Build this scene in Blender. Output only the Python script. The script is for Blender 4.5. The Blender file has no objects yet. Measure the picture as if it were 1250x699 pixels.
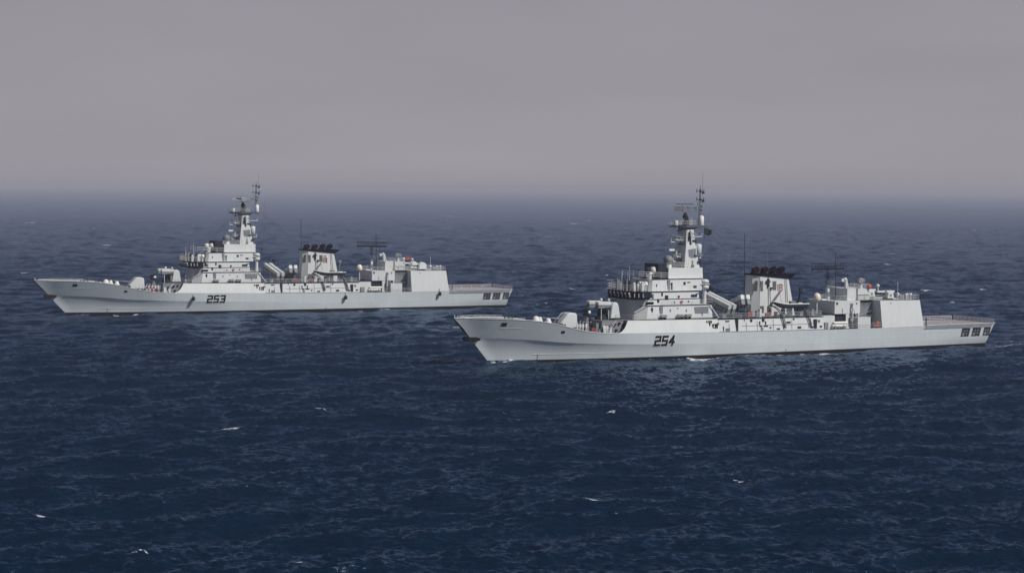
import bpy, math, random
import numpy as np
R = math.radians
random.seed(7)
scn = bpy.context.scene
col = scn.collection

# ------------------------------------------------------------------ camera
CAMH = 32.0
FPX = 2400.0                      # focal length in pixels of a 1250 px wide picture
pitch = math.atan(119.5 / FPX)
roll = 0.0065
camd = bpy.data.cameras.new('camera')
camd.sensor_width = 36.0
camd.lens = FPX / 1250 * 36.0
camd.clip_start = 1.0
camd.clip_end = 90000
cam = bpy.data.objects.new('camera', camd)
col.objects.link(cam)
from mathutils import Matrix, Vector
fw = Vector((0, math.cos(pitch), -math.sin(pitch)))
rt = Vector((1, 0, 0)); up = Vector((0, math.sin(pitch), math.cos(pitch)))
r2 = rt * math.cos(roll) + up * math.sin(roll)
u2 = -rt * math.sin(roll) + up * math.cos(roll)
m = Matrix.Identity(4)
for i in range(3):
    m[i][0] = r2[i]; m[i][1] = u2[i]; m[i][2] = -fw[i]
m[2][3] = CAMH
cam.matrix_world = m
scn.camera = cam

# ------------------------------------------------------------------ world, sun, exposure
L = Vector((0.62, -0.37, 0.69)).normalized()
elev = math.asin(L.z)
azim = math.atan2(L.x, L.y)
SKY_HAZE = (0.41, 0.392, 0.445, 1)
SKY_BG = 0.05
HAZE_DENS = 0.00016
HAZE_COL = (0.82, 0.82, 0.93, 1)
world = bpy.data.worlds.new('World'); scn.world = world
world.use_nodes = True
nt = world.node_tree; nt.nodes.clear()
out = nt.nodes.new('ShaderNodeOutputWorld')
sky = nt.nodes.new('ShaderNodeTexSky'); sky.sky_type = 'NISHITA'; sky.sun_disc = False
sky.sun_elevation = elev; sky.sun_rotation = azim; sky.dust_density = 0.2; sky.air_density = 0.7; sky.ozone_density = 4.0
bg1 = nt.nodes.new('ShaderNodeBackground'); bg1.inputs[1].default_value = SKY_BG
nt.links.new(sky.outputs[0], bg1.inputs[0])
bg2 = nt.nodes.new('ShaderNodeBackground'); bg2.inputs[1].default_value = 1.0
tc = nt.nodes.new('ShaderNodeTexCoord')
sep = nt.nodes.new('ShaderNodeSeparateXYZ'); nt.links.new(tc.outputs['Generated'], sep.inputs[0])
ramp = nt.nodes.new('ShaderNodeValToRGB')
ramp.color_ramp.elements[0].position = 0.0; ramp.color_ramp.elements[0].color = SKY_HAZE
ramp.color_ramp.elements[1].position = 0.10; ramp.color_ramp.elements[1].color = (0.420, 0.400, 0.452, 1)
e = ramp.color_ramp.elements.new(0.012); e.color = (0.452, 0.428, 0.470, 1)
nz = nt.nodes.new('ShaderNodeTexNoise'); nz.inputs['Scale'].default_value = 5.0; nz.inputs['Detail'].default_value = 3
mpn = nt.nodes.new('ShaderNodeMapping'); mpn.inputs['Scale'].default_value = (1, 1, 5)
nt.links.new(tc.outputs['Generated'], mpn.inputs[0]); nt.links.new(mpn.outputs[0], nz.inputs[0])
nmr = nt.nodes.new('ShaderNodeMapRange'); nmr.inputs[1].default_value = 0.3; nmr.inputs[2].default_value = 0.7
nmr.inputs[3].default_value = 0.96; nmr.inputs[4].default_value = 1.04
nt.links.new(nz.outputs[0], nmr.inputs[0])
nt.links.new(nmr.outputs[0], bg2.inputs[1])
nt.links.new(sep.outputs['Z'], ramp.inputs[0]); nt.links.new(ramp.outputs[0], bg2.inputs[0])
mr = nt.nodes.new('ShaderNodeMapRange'); mr.interpolation_type = 'SMOOTHSTEP'
mr.inputs[1].default_value = math.sin(R(5.6)); mr.inputs[2].default_value = math.sin(R(16))
nt.links.new(sep.outputs['Z'], mr.inputs[0])
mx = nt.nodes.new('ShaderNodeMixShader')
nt.links.new(mr.outputs[0], mx.inputs[0]); nt.links.new(bg2.outputs[0], mx.inputs[1]); nt.links.new(bg1.outputs[0], mx.inputs[2])
nt.links.new(mx.outputs[0], out.inputs[0])

sund = bpy.data.lights.new('sun', 'SUN'); sund.energy = 5.0; sund.angle = R(0.6); sund.color = (1, 0.965, 0.92)
sun = bpy.data.objects.new('sun', sund); col.objects.link(sun)
sun.rotation_euler = (-L).to_track_quat('-Z', 'Y').to_euler()
sun.location = (0, 0, 300)
vs = scn.view_settings
vs.view_transform = 'Standard'; vs.look = 'None'; vs.exposure = -0.45; vs.gamma = 1.0; vs.use_curve_mapping = False
scn.render.engine = 'CYCLES'
scn.cycles.volume_bounces = 0
scn.cycles.max_bounces = 6

# ------------------------------------------------------------------ materials
def mat(name, c, rough=0.55, metal=0.0, var=0.10, streak=0.0, scale=0.6, spec=0.4):
    m = bpy.data.materials.new(name); m.use_nodes = True
    n = m.node_tree.nodes; l = m.node_tree.links
    b = n['Principled BSDF']
    b.inputs['Roughness'].default_value = rough; b.inputs['Metallic'].default_value = metal
    b.inputs['Specular IOR Level'].default_value = spec
    tc = n.new('ShaderNodeTexCoord')
    t1 = n.new('ShaderNodeTexNoise'); t1.inputs['Scale'].default_value = scale; t1.inputs['Detail'].default_value = 6
    l.new(tc.outputs['Object'], t1.inputs[0])
    mr = n.new('ShaderNodeMapRange'); mr.inputs[1].default_value = 0.3; mr.inputs[2].default_value = 0.7
    mr.inputs[3].default_value = 1 - var; mr.inputs[4].default_value = 1 + var
    l.new(t1.outputs[0], mr.inputs[0])
    fac = mr.outputs[0]
    if streak:
        mp = n.new('ShaderNodeMapping'); mp.inputs['Scale'].default_value = (1.3, 1.3, 0.10)
        l.new(tc.outputs['Object'], mp.inputs[0])
        t2 = n.new('ShaderNodeTexNoise'); t2.inputs['Scale'].default_value = 1.4; t2.inputs['Detail'].default_value = 5
        l.new(mp.outputs[0], t2.inputs[0])
        m2 = n.new('ShaderNodeMapRange'); m2.inputs[1].default_value = 0.35; m2.inputs[2].default_value = 0.75
        m2.inputs[3].default_value = 1 + streak * .3; m2.inputs[4].default_value = 1 - streak
        l.new(t2.outputs[0], m2.inputs[0])
        mm = n.new('ShaderNodeMath'); mm.operation = 'MULTIPLY'
        l.new(fac, mm.inputs[0]); l.new(m2.outputs[0], mm.inputs[1]); fac = mm.outputs[0]
    vm = n.new('ShaderNodeVectorMath'); vm.operation = 'SCALE'
    vm.inputs[0].default_value = c[:3]
    l.new(fac, vm.inputs['Scale']); l.new(vm.outputs[0], b.inputs['Base Color'])
    return m
MT = dict(
    hull=mat('hull_grey_paint', (0.56, 0.60, 0.595), 0.5, var=0.05, streak=0.045, scale=0.15),
    upper=mat('superstructure_paint', (0.63, 0.64, 0.625), 0.5, var=0.04, streak=0.045, scale=0.3),
    white=mat('white_paint', (0.74, 0.73, 0.68), 0.45, var=0.04),
    cream=mat('radome_cream', (0.80, 0.72, 0.60), 0.4, var=0.03),
    boot=mat('boot_topping', (0.012, 0.012, 0.014), 0.9, spec=0.1),
    black=mat('black_paint', (0.012, 0.012, 0.014), 0.9, spec=0.1),
    dark=mat('dark_fitting', (0.028, 0.033, 0.045), 0.8, var=0.2, spec=0.15),
    mid=mat('mid_grey_metal', (0.20, 0.21, 0.225), 0.5, var=0.12),
    deck=mat('deck_green_grey', (0.055, 0.065, 0.072), 0.8, var=0.15, scale=1.0),
    fdeck=mat('flight_deck_paint', (0.30, 0.27, 0.265), 0.8, var=0.12, scale=1.0),
    net=mat('safety_net', (0.62, 0.57, 0.57), 0.8, var=0.15, scale=2.0),
    louvre=mat('louvre_brown', (0.11, 0.10, 0.08), 0.7),
    glass=mat('bridge_glass', (0.012, 0.018, 0.028), 0.08, spec=0.8),
    red=mat('red_paint', (0.26, 0.05, 0.045), 0.5),
    orange=mat('orange_plastic', (0.60, 0.09, 0.04), 0.5),
    capred=mat('exhaust_dark_red', (0.018, 0.0045, 0.007), 0.95, spec=0.05),
    capblue=mat('exhaust_sooty_black', (0.006, 0.007, 0.013), 0.95, spec=0.05),
    yel=mat('canister_cream', (0.70, 0.66, 0.55), 0.5),
    skin=mat('skin', (0.30, 0.17, 0.11), 0.6),
    wcloth=mat('white_cloth', (0.75, 0.75, 0.76), 0.8),
    ncloth=mat('navy_cloth', (0.02, 0.03, 0.10), 0.8),
    flaggreen=mat('flag_dark_green', (0.01, 0.03, 0.02), 0.8),
    rub=mat('rubber_boat', (0.05, 0.05, 0.055), 0.6),
    marking=mat('white_marking', (0.72, 0.72, 0.70), 0.6),
)

# ------------------------------------------------------------------ mesh builder
def pch(x, xp, yp):
    xp = np.asarray(xp, float); yp = np.asarray(yp, float); x = np.clip(np.asarray(x, float), xp[0], xp[-1])
    h = np.diff(xp); d = np.diff(yp) / h
    mm = np.zeros_like(yp); mm[0] = d[0]; mm[-1] = d[-1]
    for i in range(1, len(xp) - 1):
        mm[i] = 0 if d[i - 1] * d[i] <= 0 else 2 * d[i - 1] * d[i] / (d[i - 1] + d[i])
    i = np.clip(np.searchsorted(xp, x) - 1, 0, len(h) - 1)
    t = (x - xp[i]) / h[i]
    return (2*t**3-3*t**2+1)*yp[i] + (t**3-2*t**2+t)*h[i]*mm[i] + (-2*t**3+3*t**2)*yp[i+1] + (t**3-t**2)*h[i]*mm[i+1]

class MB:
    def __init__(s): s.v = []; s.f = []; s.sm = []
    def add(s, vs, fs, smooth=False):
        o = len(s.v); s.v += [tuple(map(float, p)) for p in vs]
        s.f += [tuple(i + o for i in q) for q in fs]; s.sm += [smooth] * len(fs)
        return s
    def prism(s, bot, top, h0, h1):
        """bot/top: lists of (s,t); h0/h1 number or list"""
        n = len(bot)
        H0 = h0 if hasattr(h0, '__len__') else [h0] * n
        H1 = h1 if hasattr(h1, '__len__') else [h1] * n
        vs = [(p[0], p[1], H0[i]) for i, p in enumerate(bot)] + [(p[0], p[1], H1[i]) for i, p in enumerate(top)]
        fs = [tuple(range(n))[::-1], tuple(range(n, 2 * n))] + [(i, (i + 1) % n, n + (i + 1) % n, n + i) for i in range(n)]
        return s.add(vs, fs)
    def box(s, s0, s1, t0, t1, h0, h1):
        q = [(s0, t0), (s1, t0), (s1, t1), (s0, t1)]
        return s.prism(q, q, h0, h1)
    def profile(s, pts, t0, t1, chamfer=0.0):
        """polygon in the (s,h) plane extruded in t"""
        n = len(pts)
        if chamfer:
            cx = sum(p[0] for p in pts) / n; cy = sum(p[1] for p in pts) / n
            ins = []
            for p in pts:
                d = math.hypot(p[0] - cx, p[1] - cy); k = 1 - chamfer / max(d, .01)
                ins.append((cx + (p[0] - cx) * k, cy + (p[1] - cy) * k))
            rings = [(ins, t0), (pts, t0 + chamfer), (pts, t1 - chamfer), (ins, t1)]
        else: rings = [(pts, t0), (pts, t1)]
        vs = []; fs = []
        for P, t in rings: vs += [(p[0], t, p[1]) for p in P]
        for r in range(len(rings) - 1):
            for i in range(n):
                a = r * n + i; b = r * n + (i + 1) % n
                fs.append((a, b, b + n, a + n))
        fs += [tuple(range(n))[::-1], tuple(range((len(rings) - 1) * n, len(rings) * n))]
        return s.add(vs, fs)
    def tube(s, a, b, r, r1=None, n=6, smooth=True):
        a = np.array(a, float); b = np.array(b, float); r1 = r if r1 is None else r1
        d = b - a; d /= np.linalg.norm(d) + 1e-9
        x = np.cross(d, [0, 0, 1] if abs(d[2]) < .9 else [1, 0, 0]); x /= np.linalg.norm(x); y = np.cross(d, x)
        vs = []
        for p, q in ((a, r), (b, r1)):
            for k in range(n):
                an = 2 * math.pi * k / n; vs.append(p + q * (x * math.cos(an) + y * math.sin(an)))
        s.add(vs, [(k, (k + 1) % n, n + (k + 1) % n, n + k) for k in range(n)], smooth)
        s.add(vs, [tuple(range(n))[::-1], tuple(range(n, 2 * n))])
        return s
    def path(s, pts, r, n=5):
        for a, b in zip(pts, pts[1:]): s.tube(a, b, r, n=n)
        return s
    def lathe(s, c, prof, n=14, axis=(0, 0, 1)):
        """prof: list of (radius, along axis)"""
        c = np.array(c, float); d = np.array(axis, float); d /= np.linalg.norm(d)
        x = np.cross(d, [0, 0, 1] if abs(d[2]) < .9 else [1, 0, 0]); x /= np.linalg.norm(x); y = np.cross(d, x)
        vs = []
        for r, z in prof:
            for k in range(n):
                an = 2 * math.pi * k / n; vs.append(c + d * z + max(r, .001) * (x * math.cos(an) + y * math.sin(an)))
        fs = []
        for j in range(len(prof) - 1):
            fs += [(j*n+k, j*n+(k+1) % n, (j+1)*n+(k+1) % n, (j+1)*n+k) for k in range(n)]
        s.add(vs, fs, True)
        s.add(vs, [tuple(range(n))[::-1], tuple(range((len(prof)-1)*n, len(prof)*n))])
        return s
    def ball(s, c, r, n=12, squash=1.0):
        k = 7
        return s.lathe(c, [(r * math.sin(math.pi * i / k), -r * squash * math.cos(math.pi * i / k)) for i in range(k + 1)], n)
    def rail(s, pts, hgt=1.0, step=1.6, bars=3, r=0.035):
        for a, b in zip(pts, pts[1:]):
            a = np.array(a, float); b = np.array(b, float); n = max(1, int(np.linalg.norm(b - a) / step))
            for k in range(n + 1):
                p = a + (b - a) * k / n
                s.tube(p, p + [0, 0, hgt], r, n=4)
            for j in range(bars):
                z = np.array([0, 0, hgt * (j + 1) / bars])
                s.tube(a + z, b + z, r * .8, n=4)
        return s
    def grid(s, G, smooth=True, flip=False):
        G = np.asarray(G); a, b = G.shape[:2]
        fs = []
        for i in range(a - 1):
            for j in range(b - 1):
                q = (i*b+j, i*b+j+1, (i+1)*b+j+1, (i+1)*b+j)
                fs.append(q[::-1] if flip else q)
        return s.add(G.reshape(-1, 3), fs, smooth)

def tag(o, label=None, cat=None, group=None, kind=None):
    if label: o['label'] = label
    if cat: o['category'] = cat
    if group: o['group'] = group
    if kind: o['kind'] = kind
    return o

class Ship:
    """local frame: s metres aft of the bow tip, t metres to port, h metres above the water"""
    def __init__(self, X0, Y0, yaw, k, kh, warp, label, tail):
        self.k, self.kh, self.w = k, kh, warp
        y = R(yaw); self.yaw = y
        self.root = bpy.data.objects.new('frigate', None); col.objects.link(self.root)
        self.X0, self.Y0 = X0, Y0
        p = self.world((61.5, 0, 0), nowarp=True)
        self.root.location = p; self.root.rotation_euler = (0, 0, y); self.root.scale = (k, k, k)
        tag(self.root, label, 'warship', 'frigates sailing in line')
        self.tail = tail
    def ws(self, s): return s + self.w * 4 * (s / 123) * (1 - s / 123)
    def world(self, p, nowarp=False):
        s, t, h = p
        s = s if nowarp else self.ws(s)
        c, n = math.cos(self.yaw), math.sin(self.yaw); k = self.k
        return Vector((self.X0 + k * (s * c + t * n), self.Y0 + k * (s * n - t * c), k * h * self.kh))
    def mesh(self, name, mb, m, base=None):
        me = bpy.data.meshes.new(name)
        b = base or (61.5, 0, 0)
        vs = [(self.ws(s) - (61.5 if base is None else self.ws(b[0])), -(t - b[1]), (h - b[2]) * self.kh) for s, t, h in mb.v]
        me.from_pydata(vs, [], mb.f)
        me.materials.append(m)
        me.polygons.foreach_set('use_smooth', mb.sm)
        me.update(); me.validate()
        import bmesh
        bm = bmesh.new(); bm.from_mesh(me); bmesh.ops.recalc_face_normals(bm, faces=bm.faces); bm.to_mesh(me); bm.free()
        return me
    def part(self, name, mb, m, parent=None, label=None):
        o = bpy.data.objects.new(name, self.mesh(name, mb, MT[m])); col.objects.link(o)
        o.parent = parent or self.root
        if label: o['label'] = label
        return o
    def thing(self, name, mb, m, base, label, cat, group=None, rotz=0):
        """a top-level thing that stands on the ship"""
        o = bpy.data.objects.new(name, self.mesh(name, mb, MT[m], base)); col.objects.link(o)
        o.location = self.world(base); o.rotation_euler = (0, 0, self.yaw); o.scale = (self.k,) * 3
        tag(o, label, cat, group); return o
    def sub(self, name, mb, m, base, parent):
        o = bpy.data.objects.new(name, self.mesh(name, mb, MT[m], base)); col.objects.link(o)
        o.parent = parent; return o

# ------------------------------------------------------------------ hull lines
def stem(h): return 7.35 * (1 - h / 8.44)
def h_deck(s): return pch(s, [0, 6, 13.5, 18.3, 21.6, 24.1, 28.4, 33, 39, 58, 75, 93, 104, 123], [8.44, 8.35, 7.94, 7.2, 6.36, 5.80, 5.30, 5.18, 5.05, 4.75, 4.58, 4.55, 4.5, 4.62])
def h_kn(s): return pch(s, [0, 4, 13, 21.6, 30, 38, 48, 70, 123], [4.9, 4.8, 4.4, 3.64, 3.24, 3.0, 2.8, 2.3, 2.1])
def h_mid(s): return pch(s, [0, 13, 30, 60, 123], [2.3, 2.1, 1.6, 1.4, 1.3])
def h_up(s): return h_kn(s) + (h_deck(s) - h_kn(s)) * pch(s, [0, 40, 123], [.5, .5, .72])
def b_deck(s): return pch(s, [0, 2, 5, 10, 20, 30, 45, 75, 100, 123], [.12, 1.35, 2.75, 4.2, 5.75, 6.35, 6.6, 6.7, 6.6, 6.3])
def b_kn(s): return pch(s, [2, 4, 7, 12, 20, 30, 42, 60, 90, 123], [.05, .55, 1.6, 2.85, 4.5, 5.75, 6.4, 6.5, 6.4, 5.95])
def b_wl(s): return pch(s, [7.2, 10, 15, 25, 35, 50, 70, 95, 122], [.04, .75, 1.95, 3.9, 5.2, 6.0, 6.2, 6.1, 5.3])
def b_keel(s): return pch(s, [8.5, 15, 30, 50, 122], [.02, 1.2, 3.4, 5.2, 4.6])
def b_mid(s):
    f = (h_mid(s) / h_kn(s)); g = f * pch(s, [0, 20, 40, 55], [.56, .50, .78, 1.0])
    return b_wl(np.maximum(s, 7.2)) * (1 - g) + b_kn(s) * g
def b_up(s):
    f = (h_up(s) - h_kn(s)) / (h_deck(s) - h_kn(s))
    return b_kn(s) * (1 - f) + b_deck(s) * f
def tsurf(s, h):
    hs = [0, h_mid(s), h_kn(s), h_up(s), h_deck(s)]
    bs = [b_wl(s), b_mid(s), b_kn(s), b_up(s), b_deck(s)]
    return float(np.interp(h, [float(x) for x in hs], [float(x) for x in bs]))
U = np.concatenate([np.linspace(0, .12, 16)[:-1], np.linspace(.12, 1, 46)])
def level(bf, hf, s0, s1, side):
    s = s0 + (s1 - s0) * U
    hh = hf(s) if callable(hf) else np.full_like(s, hf)
    return np.stack([s, side * np.array(bf(s)), hh], 1)

SEG = {'2': [(0, 1, 1, 1), (1, 1, 1, .5), (1, .5, 0, .5), (0, .5, 0, 0), (0, 0, 1, 0)],
       '5': [(1, 1, 0, 1), (0, 1, 0, .5), (0, .5, 1, .5), (1, .5, 1, 0), (1, 0, 0, 0)],
       '3': [(0, 1, 1, 1), (1, 1, 1, 0), (1, 0, 0, 0), (.3, .5, 1, .5)],
       '4': [(.72, 1, 0, .34), (0, .3, 1, .3), (.72, 1, .72, 0)]}
def digits(txt, s0, h0, w, hh, gap, stroke, off, side=1, ds=0, dh=0):
    mb = MB()
    for k, c in enumerate(txt):
        for (x0, y0, x1, y1) in SEG[c]:
            P0 = np.array([x0 * w, y0 * hh]); P1 = np.array([x1 * w, y1 * hh])
            d = P1 - P0; ln = np.linalg.norm(d); d /= ln; n = np.array([-d[1], d[0]]) * stroke / 2
            P0 = P0 - d * stroke / 2; P1 = P1 + d * stroke / 2
            N = 6; G = []
            for i in range(N + 1):
                p = P0 + (P1 - P0) * i / N; row = []
                for sgn in (-1, 0, 1):
                    q = p + n * sgn
                    ss = s0 + k * (w + gap) + q[0] + q[1] * .16 + ds; h = h0 + q[1] + dh
                    row.append((ss, side * (tsurf(ss, h) + off), h))
                G.append(row)
            mb.grid(G, False)
    return mb

def build_frigate(S, num, flag_variant, A):
    P = S.part
    # ---------------- hull
    hb = MB()
    for side in (1, -1):
        lv = {}
        k0 = level(b_keel, lambda s: np.full_like(s, -1.8), 8.8, 121.2, side)
        w0 = level(lambda s: b_wl(np.maximum(s, 7.2)), 0.0, 7.35, 121.4, side)
        w1 = level(lambda s: b_wl(np.maximum(s, 7.2)) + .02, 0.55, stem(.55), 121.45, side)
        md = level(b_mid, h_mid, stem(2.3), 121.65, side)
        kn = level(b_kn, h_kn, stem(4.85), 121.8, side)
        kn2 = level(b_kn, h_kn, stem(4.85), 121.8, side)
        up_ = level(b_up, h_up, stem(6.6), 122.6, side)
        # extra row close to the knuckle keeps the crease of the flare tight
        mk = md * .25 + kn * .75; qk = np.array(pch(mk[:, 0], [3, 12, 30, 52], [.60, .58, .64, .75])); mk[:, 1] = md[:, 1] * (1 - qk) + kn[:, 1] * qk
        hb.grid([w1, md, mk, kn], True)
        hb.grid([kn2, up_], True)
        dk = level(b_deck, h_deck, 0.0, 123.0, side)
        hb.grid([up_, dk], True)
        boot = MB().grid([k0, w0, w1], True)
        if side == 1: bootm = boot
        else: bootm.add(boot.v, boot.f, True)
    # transom (mooring deck opening left between knuckle level and upper level)
    hb.add([(121.45, 5.32, .55), (121.45, -5.32, .55), (121.65, -5.6, 1.3), (121.65, 5.6, 1.3)], [(0, 1, 2, 3)])
    hb.add([(121.65, 5.6, 1.3), (121.65, -5.6, 1.3), (121.8, -5.95, 2.1), (121.8, 5.95, 2.1)], [(0, 1, 2, 3)])
    hb.add([(122.6, 6.2, 3.91), (122.6, -6.2, 3.91), (123, -6.3, 4.62), (123, 6.3, 4.62)], [(0, 1, 2, 3)])
    hb.add([(119.5, 5.9, 2.1), (119.5, -5.9, 2.1), (121.8, -5.95, 2.1), (121.8, 5.95, 2.1)], [(0, 1, 2, 3)])
    hull = P('hull', hb, 'hull')
    P('boot_topping', bootm, 'boot', hull)
    # deck surface
    ss = np.concatenate([np.linspace(0, 30, 22), np.linspace(33, 103.8, 20)])
    G = [[(s, -(b_deck(s) - .04), h_deck(s) - .12), (s, 0, h_deck(s) - .06), (s, b_deck(s) - .04, h_deck(s) - .12)] for s in ss]
    P('main_deck', MB().grid(G, False), 'deck')
    ss = np.linspace(103.8, 122.98, 8)
    G = [[(s, -(b_deck(s) - .02), h_deck(s) + .0), (s, 0, h_deck(s) + .05), (s, b_deck(s) - .02, h_deck(s) + .0)] for s in ss]
    fd = P('flight_deck', MB().grid(G, False), 'fdeck')
    mk = MB()
    for t in (-4.6, 4.6): mk.box(105, 122, t - .12, t + .12, 4.64, 4.665)
    for t in (0,): mk.box(105, 122, t - .1, t + .1, 4.68, 4.70)
    N = 28; ring = []
    for i in range(N):
        a = 2 * math.pi * i / N; ring.append([(113 + r * math.cos(a), r * math.sin(a), 4.69) for r in (2.7, 3.05)])
    ring.append(ring[0]); mk.grid(ring, False)
    P('deck_marking', mk, 'marking', fd)
    # gunwale strip, pale raised edge along the bow
    for side in (1, -1):
        g = MB(); pts = [(s, side * (float(b_deck(s)) - .03), float(h_deck(s)) + .05) for s in np.linspace(.1, 31, 26)]
        g.path(pts, .07, 5); P('gunwale', g, 'upper')
    # hull numbers
    n = digits(num, 39.15, 2.78, .95, 1.55, .62, .43, .05)
    sh = digits(num, 39.15, 2.78, .95, 1.55, .62, .43, .03, ds=.13, dh=-.12)
    nm = P('hull_number', n, 'black', hull)
    nm['label'] = 'black number %s on the grey hull' % num
    P('number_shadow', sh, 'marking', hull)
    # anchor, dark tube for the shade on the stem, hawse hole
    P('stem_shade', MB().tube((-.05, 0, 8.35), (3.75, 0, 4.25), .16, .2), 'dark', hull)
    an = MB(); an.profile([(2.0, 4.35), (2.2, 5.0), (4.2, 4.95), (4.9, 4.75), (4.7, 4.35), (3.8, 4.2), (3.0, 4.15)], .15, 1.35, .1)
    an.profile([(2.3, 4.4), (2.5, 4.95), (4.0, 4.9), (4.4, 4.5)], -1.3, -.15, .08)
    an.tube((1.9, .7, 4.7), (4.5, .9, 4.7), .2)
    P('anchor', an, 'black')
    for s, h, w in ((8.5, 7.35, .5), (19.8, 5.75, .35)):
        P('hawse_hole', MB().add([(a, tsurf(a, b) + .04, b) for a, b in ((s - w, h - w * .7), (s + w, h - w * .7), (s + w, h + w * .6), (s - w, h + w * .6))], [(0, 1, 2, 3)]), 'black', hull)
    if flag_variant == 'B':
        for s, h in ((35.6, 3.75), (74.6, 3.4), (101.0, 3.9)):
            t = tsurf(s, h)
            fn = MB(); fn.lathe((s, t + .55, h), [(.05, -.55), (.38, -.4), (.42, .3), (.1, .55)], 10); fn.tube((s, t + .3, h + .5), (s, t + .05, h + 1.3), .05)
            P('hanging_fender', fn, 'dark')
    # draught marks
    for s, h, w, q in ((16, .5, .2, .18), (16, .9, .2, .18), (16, 1.3, .2, .18), (69.5, .6, .12, 1.3)):
        t = tsurf(s, h); P('draught_mark', MB().box(s, s + w, t - .05, t + .03, h, h + q), 'dark', hull)
    for s0, s1, h in ((8, 12, 6.55), (15, 36, 1.55), (85, 100, 2.5), (60, 84, 1.9), (97, 112, 3.3), (102, 118, 1.6)):
        P('plate_seam', MB().path([(s, tsurf(s, h) + .005, h) for s in np.linspace(s0, s1, 16)], .035, 4), 'hull', hull)
    # mooring deck openings: flat black panels for the shaded interior
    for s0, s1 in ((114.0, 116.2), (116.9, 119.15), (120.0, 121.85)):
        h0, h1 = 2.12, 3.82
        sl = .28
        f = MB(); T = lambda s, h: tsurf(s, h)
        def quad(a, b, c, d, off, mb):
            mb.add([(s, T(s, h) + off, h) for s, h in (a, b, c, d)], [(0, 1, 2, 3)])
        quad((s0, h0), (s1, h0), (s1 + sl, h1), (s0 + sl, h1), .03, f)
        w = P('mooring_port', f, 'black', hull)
        g = MB()
        for hh in (h0 + .55, h0 + 1.1): quad((s0 + .1, hh), (s1, hh), (s1, hh + .1), (s0 + .1, hh + .1), .05, g)
        for x in (.33, .66): sx = s0 + (s1 - s0) * x; quad((sx, h0 + .1), (sx + .12, h0 + .1), (sx + .3, h1 - .15), (sx + .18, h1 - .15), .055, g)
        quad((s0 + .3, h0 + .15), (s0 + .9, h0 + .15), (s0 + 1.0, h0 + .75), (s0 + .4, h0 + .75), .05, g)
        P('port_bars', g, 'mid', hull)
    P('mooring_deck_interior', MB().box(119.2, 119.45, -5.6, 5.6, 2.12, 3.85).tube((120.5, 4.5, 2.1), (120.5, 4.5, 2.9), .3).tube((121, 5.3, 2.15), (121.3, 5.4, 3.8), .08), 'dark')  # dark colour stands for the shade inside
    # bow railing, jackstaff
    br = MB(); br.tube((.15, 0, 8.4), (.15, 0, 9.1), .07)
    P('jackstaff', br, 'white')
    for side in (1, -1):
        g = MB()
        for s in list(np.arange(1, 13, 1.6)): g.tube((s, side * (float(b_deck(s)) - .1), float(h_deck(s))), (s, side * (float(b_deck(s)) - .1), float(h_deck(s)) + .35), .05, n=4)
        ps = [(s, side * (float(b_deck(s)) - .1), float(h_deck(s)) + .35) for s in np.arange(1, 13, 1.6)]; g.path(ps, .03, 4)
        P('bow_rail', g, 'white')
    # forecastle: capstans under white covers, bollards
    for (s, t, r) in ((15.9, 2.0, .75), (17.2, 1.2, .5), (18.4, 2.2, .62)):
        h = float(h_deck(s)) - .05
        P('covered_capstan', MB().lathe((s, t, h), [(r, 0), (r * 1.05, .35), (r * .75, .55), (r * .8, .8), (r * .3, 1.0), (0, 1.02)], 10), 'white')
    for s, t in ((10, 2.6), (13.3, 3.4), (20.6, 3.6), (12, -2.8)):
        h = float(h_deck(s)) - .1
        P('bollard', MB().tube((s, t, h), (s, t, h + .5), .16).tube((s + .6, t, h), (s + .6, t, h + .5), .16), 'dark')
    P('breakwater', MB().prism([(20.3, -4.6), (18.6, 0), (20.3, 4.6), (20.5, 4.6), (18.8, 0), (20.5, -4.6)], [(20.1, -4.6), (18.4, 0), (20.1, 4.6), (20.3, 4.6), (18.6, 0), (20.3, -4.6)], [float(h_deck(20)) - .2] * 6, [float(h_deck(20)) + .45] * 6), 'mid')
    # ---------------- gun
    dz = -0.05
    gt = MB(); gt.profile([(21.7, 6.35), (21.45, 7.0), (22.1, 7.75), (23.0, 8.7), (23.35, 8.9), (24.6, 8.92), (24.95, 8.75), (25.1, 8.3), (25.2, 6.1), (22.0, 6.1)], -1.5, 1.5, .22)
    gun = P('gun_turret', gt, 'upper')
    P('turret_ring', MB().lathe((23.6, 0, 5.5), [(1.9, 0), (1.9, .55), (1.6, .7)], 18), 'dark', gun)
    P('turret_slot', MB().profile([(21.35, 7.15), (22.0, 7.9), (23.0, 8.82), (23.1, 8.72), (22.2, 7.7), (21.6, 7.0)], -.32, .32), 'mid', gun)
    P('gun_barrel', MB().tube((22.2, 0, 7.75), (20.3, 0, 7.95), .2, .15, 8).tube((20.3, 0, 7.95), (17.9, 0, 8.15), .11, .09, 8), 'mid', gun)
    # ---------------- rocket launcher on foredeck
    rl = MB(); rl.lathe((27.4, .9, 5.2), [(.6, 0), (.5, 1.3), (.35, 2.6), (.3, 3.2)], 10)
    rk = P('rocket_launcher', rl, 'mid')
    rg = MB(); ax = np.array([.35, .94, .0])
    for i in range(10):
        a = 2 * math.pi * i / 10
        cc = np.array([27.4 + .55 * math.cos(a) * .94, .9 - .55 * math.cos(a) * .35, 8.95 + .6 * math.sin(a)])
        rg.tube(cc - ax * .6, cc + ax * .6, .16, n=6)
    P('rocket_tube_ring', rg, 'dark', rk)
    P('launcher_face', MB().lathe((27.6, 1.5, 8.95), [(.34, 0), (.34, .15), (.1, .2)], 10, axis=ax), 'white', rk)
    P('locker', MB().box(26.0, 27.0, 4.5, 5.2, 5.25, 6.25), 'red', label='small red deck locker')
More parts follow.
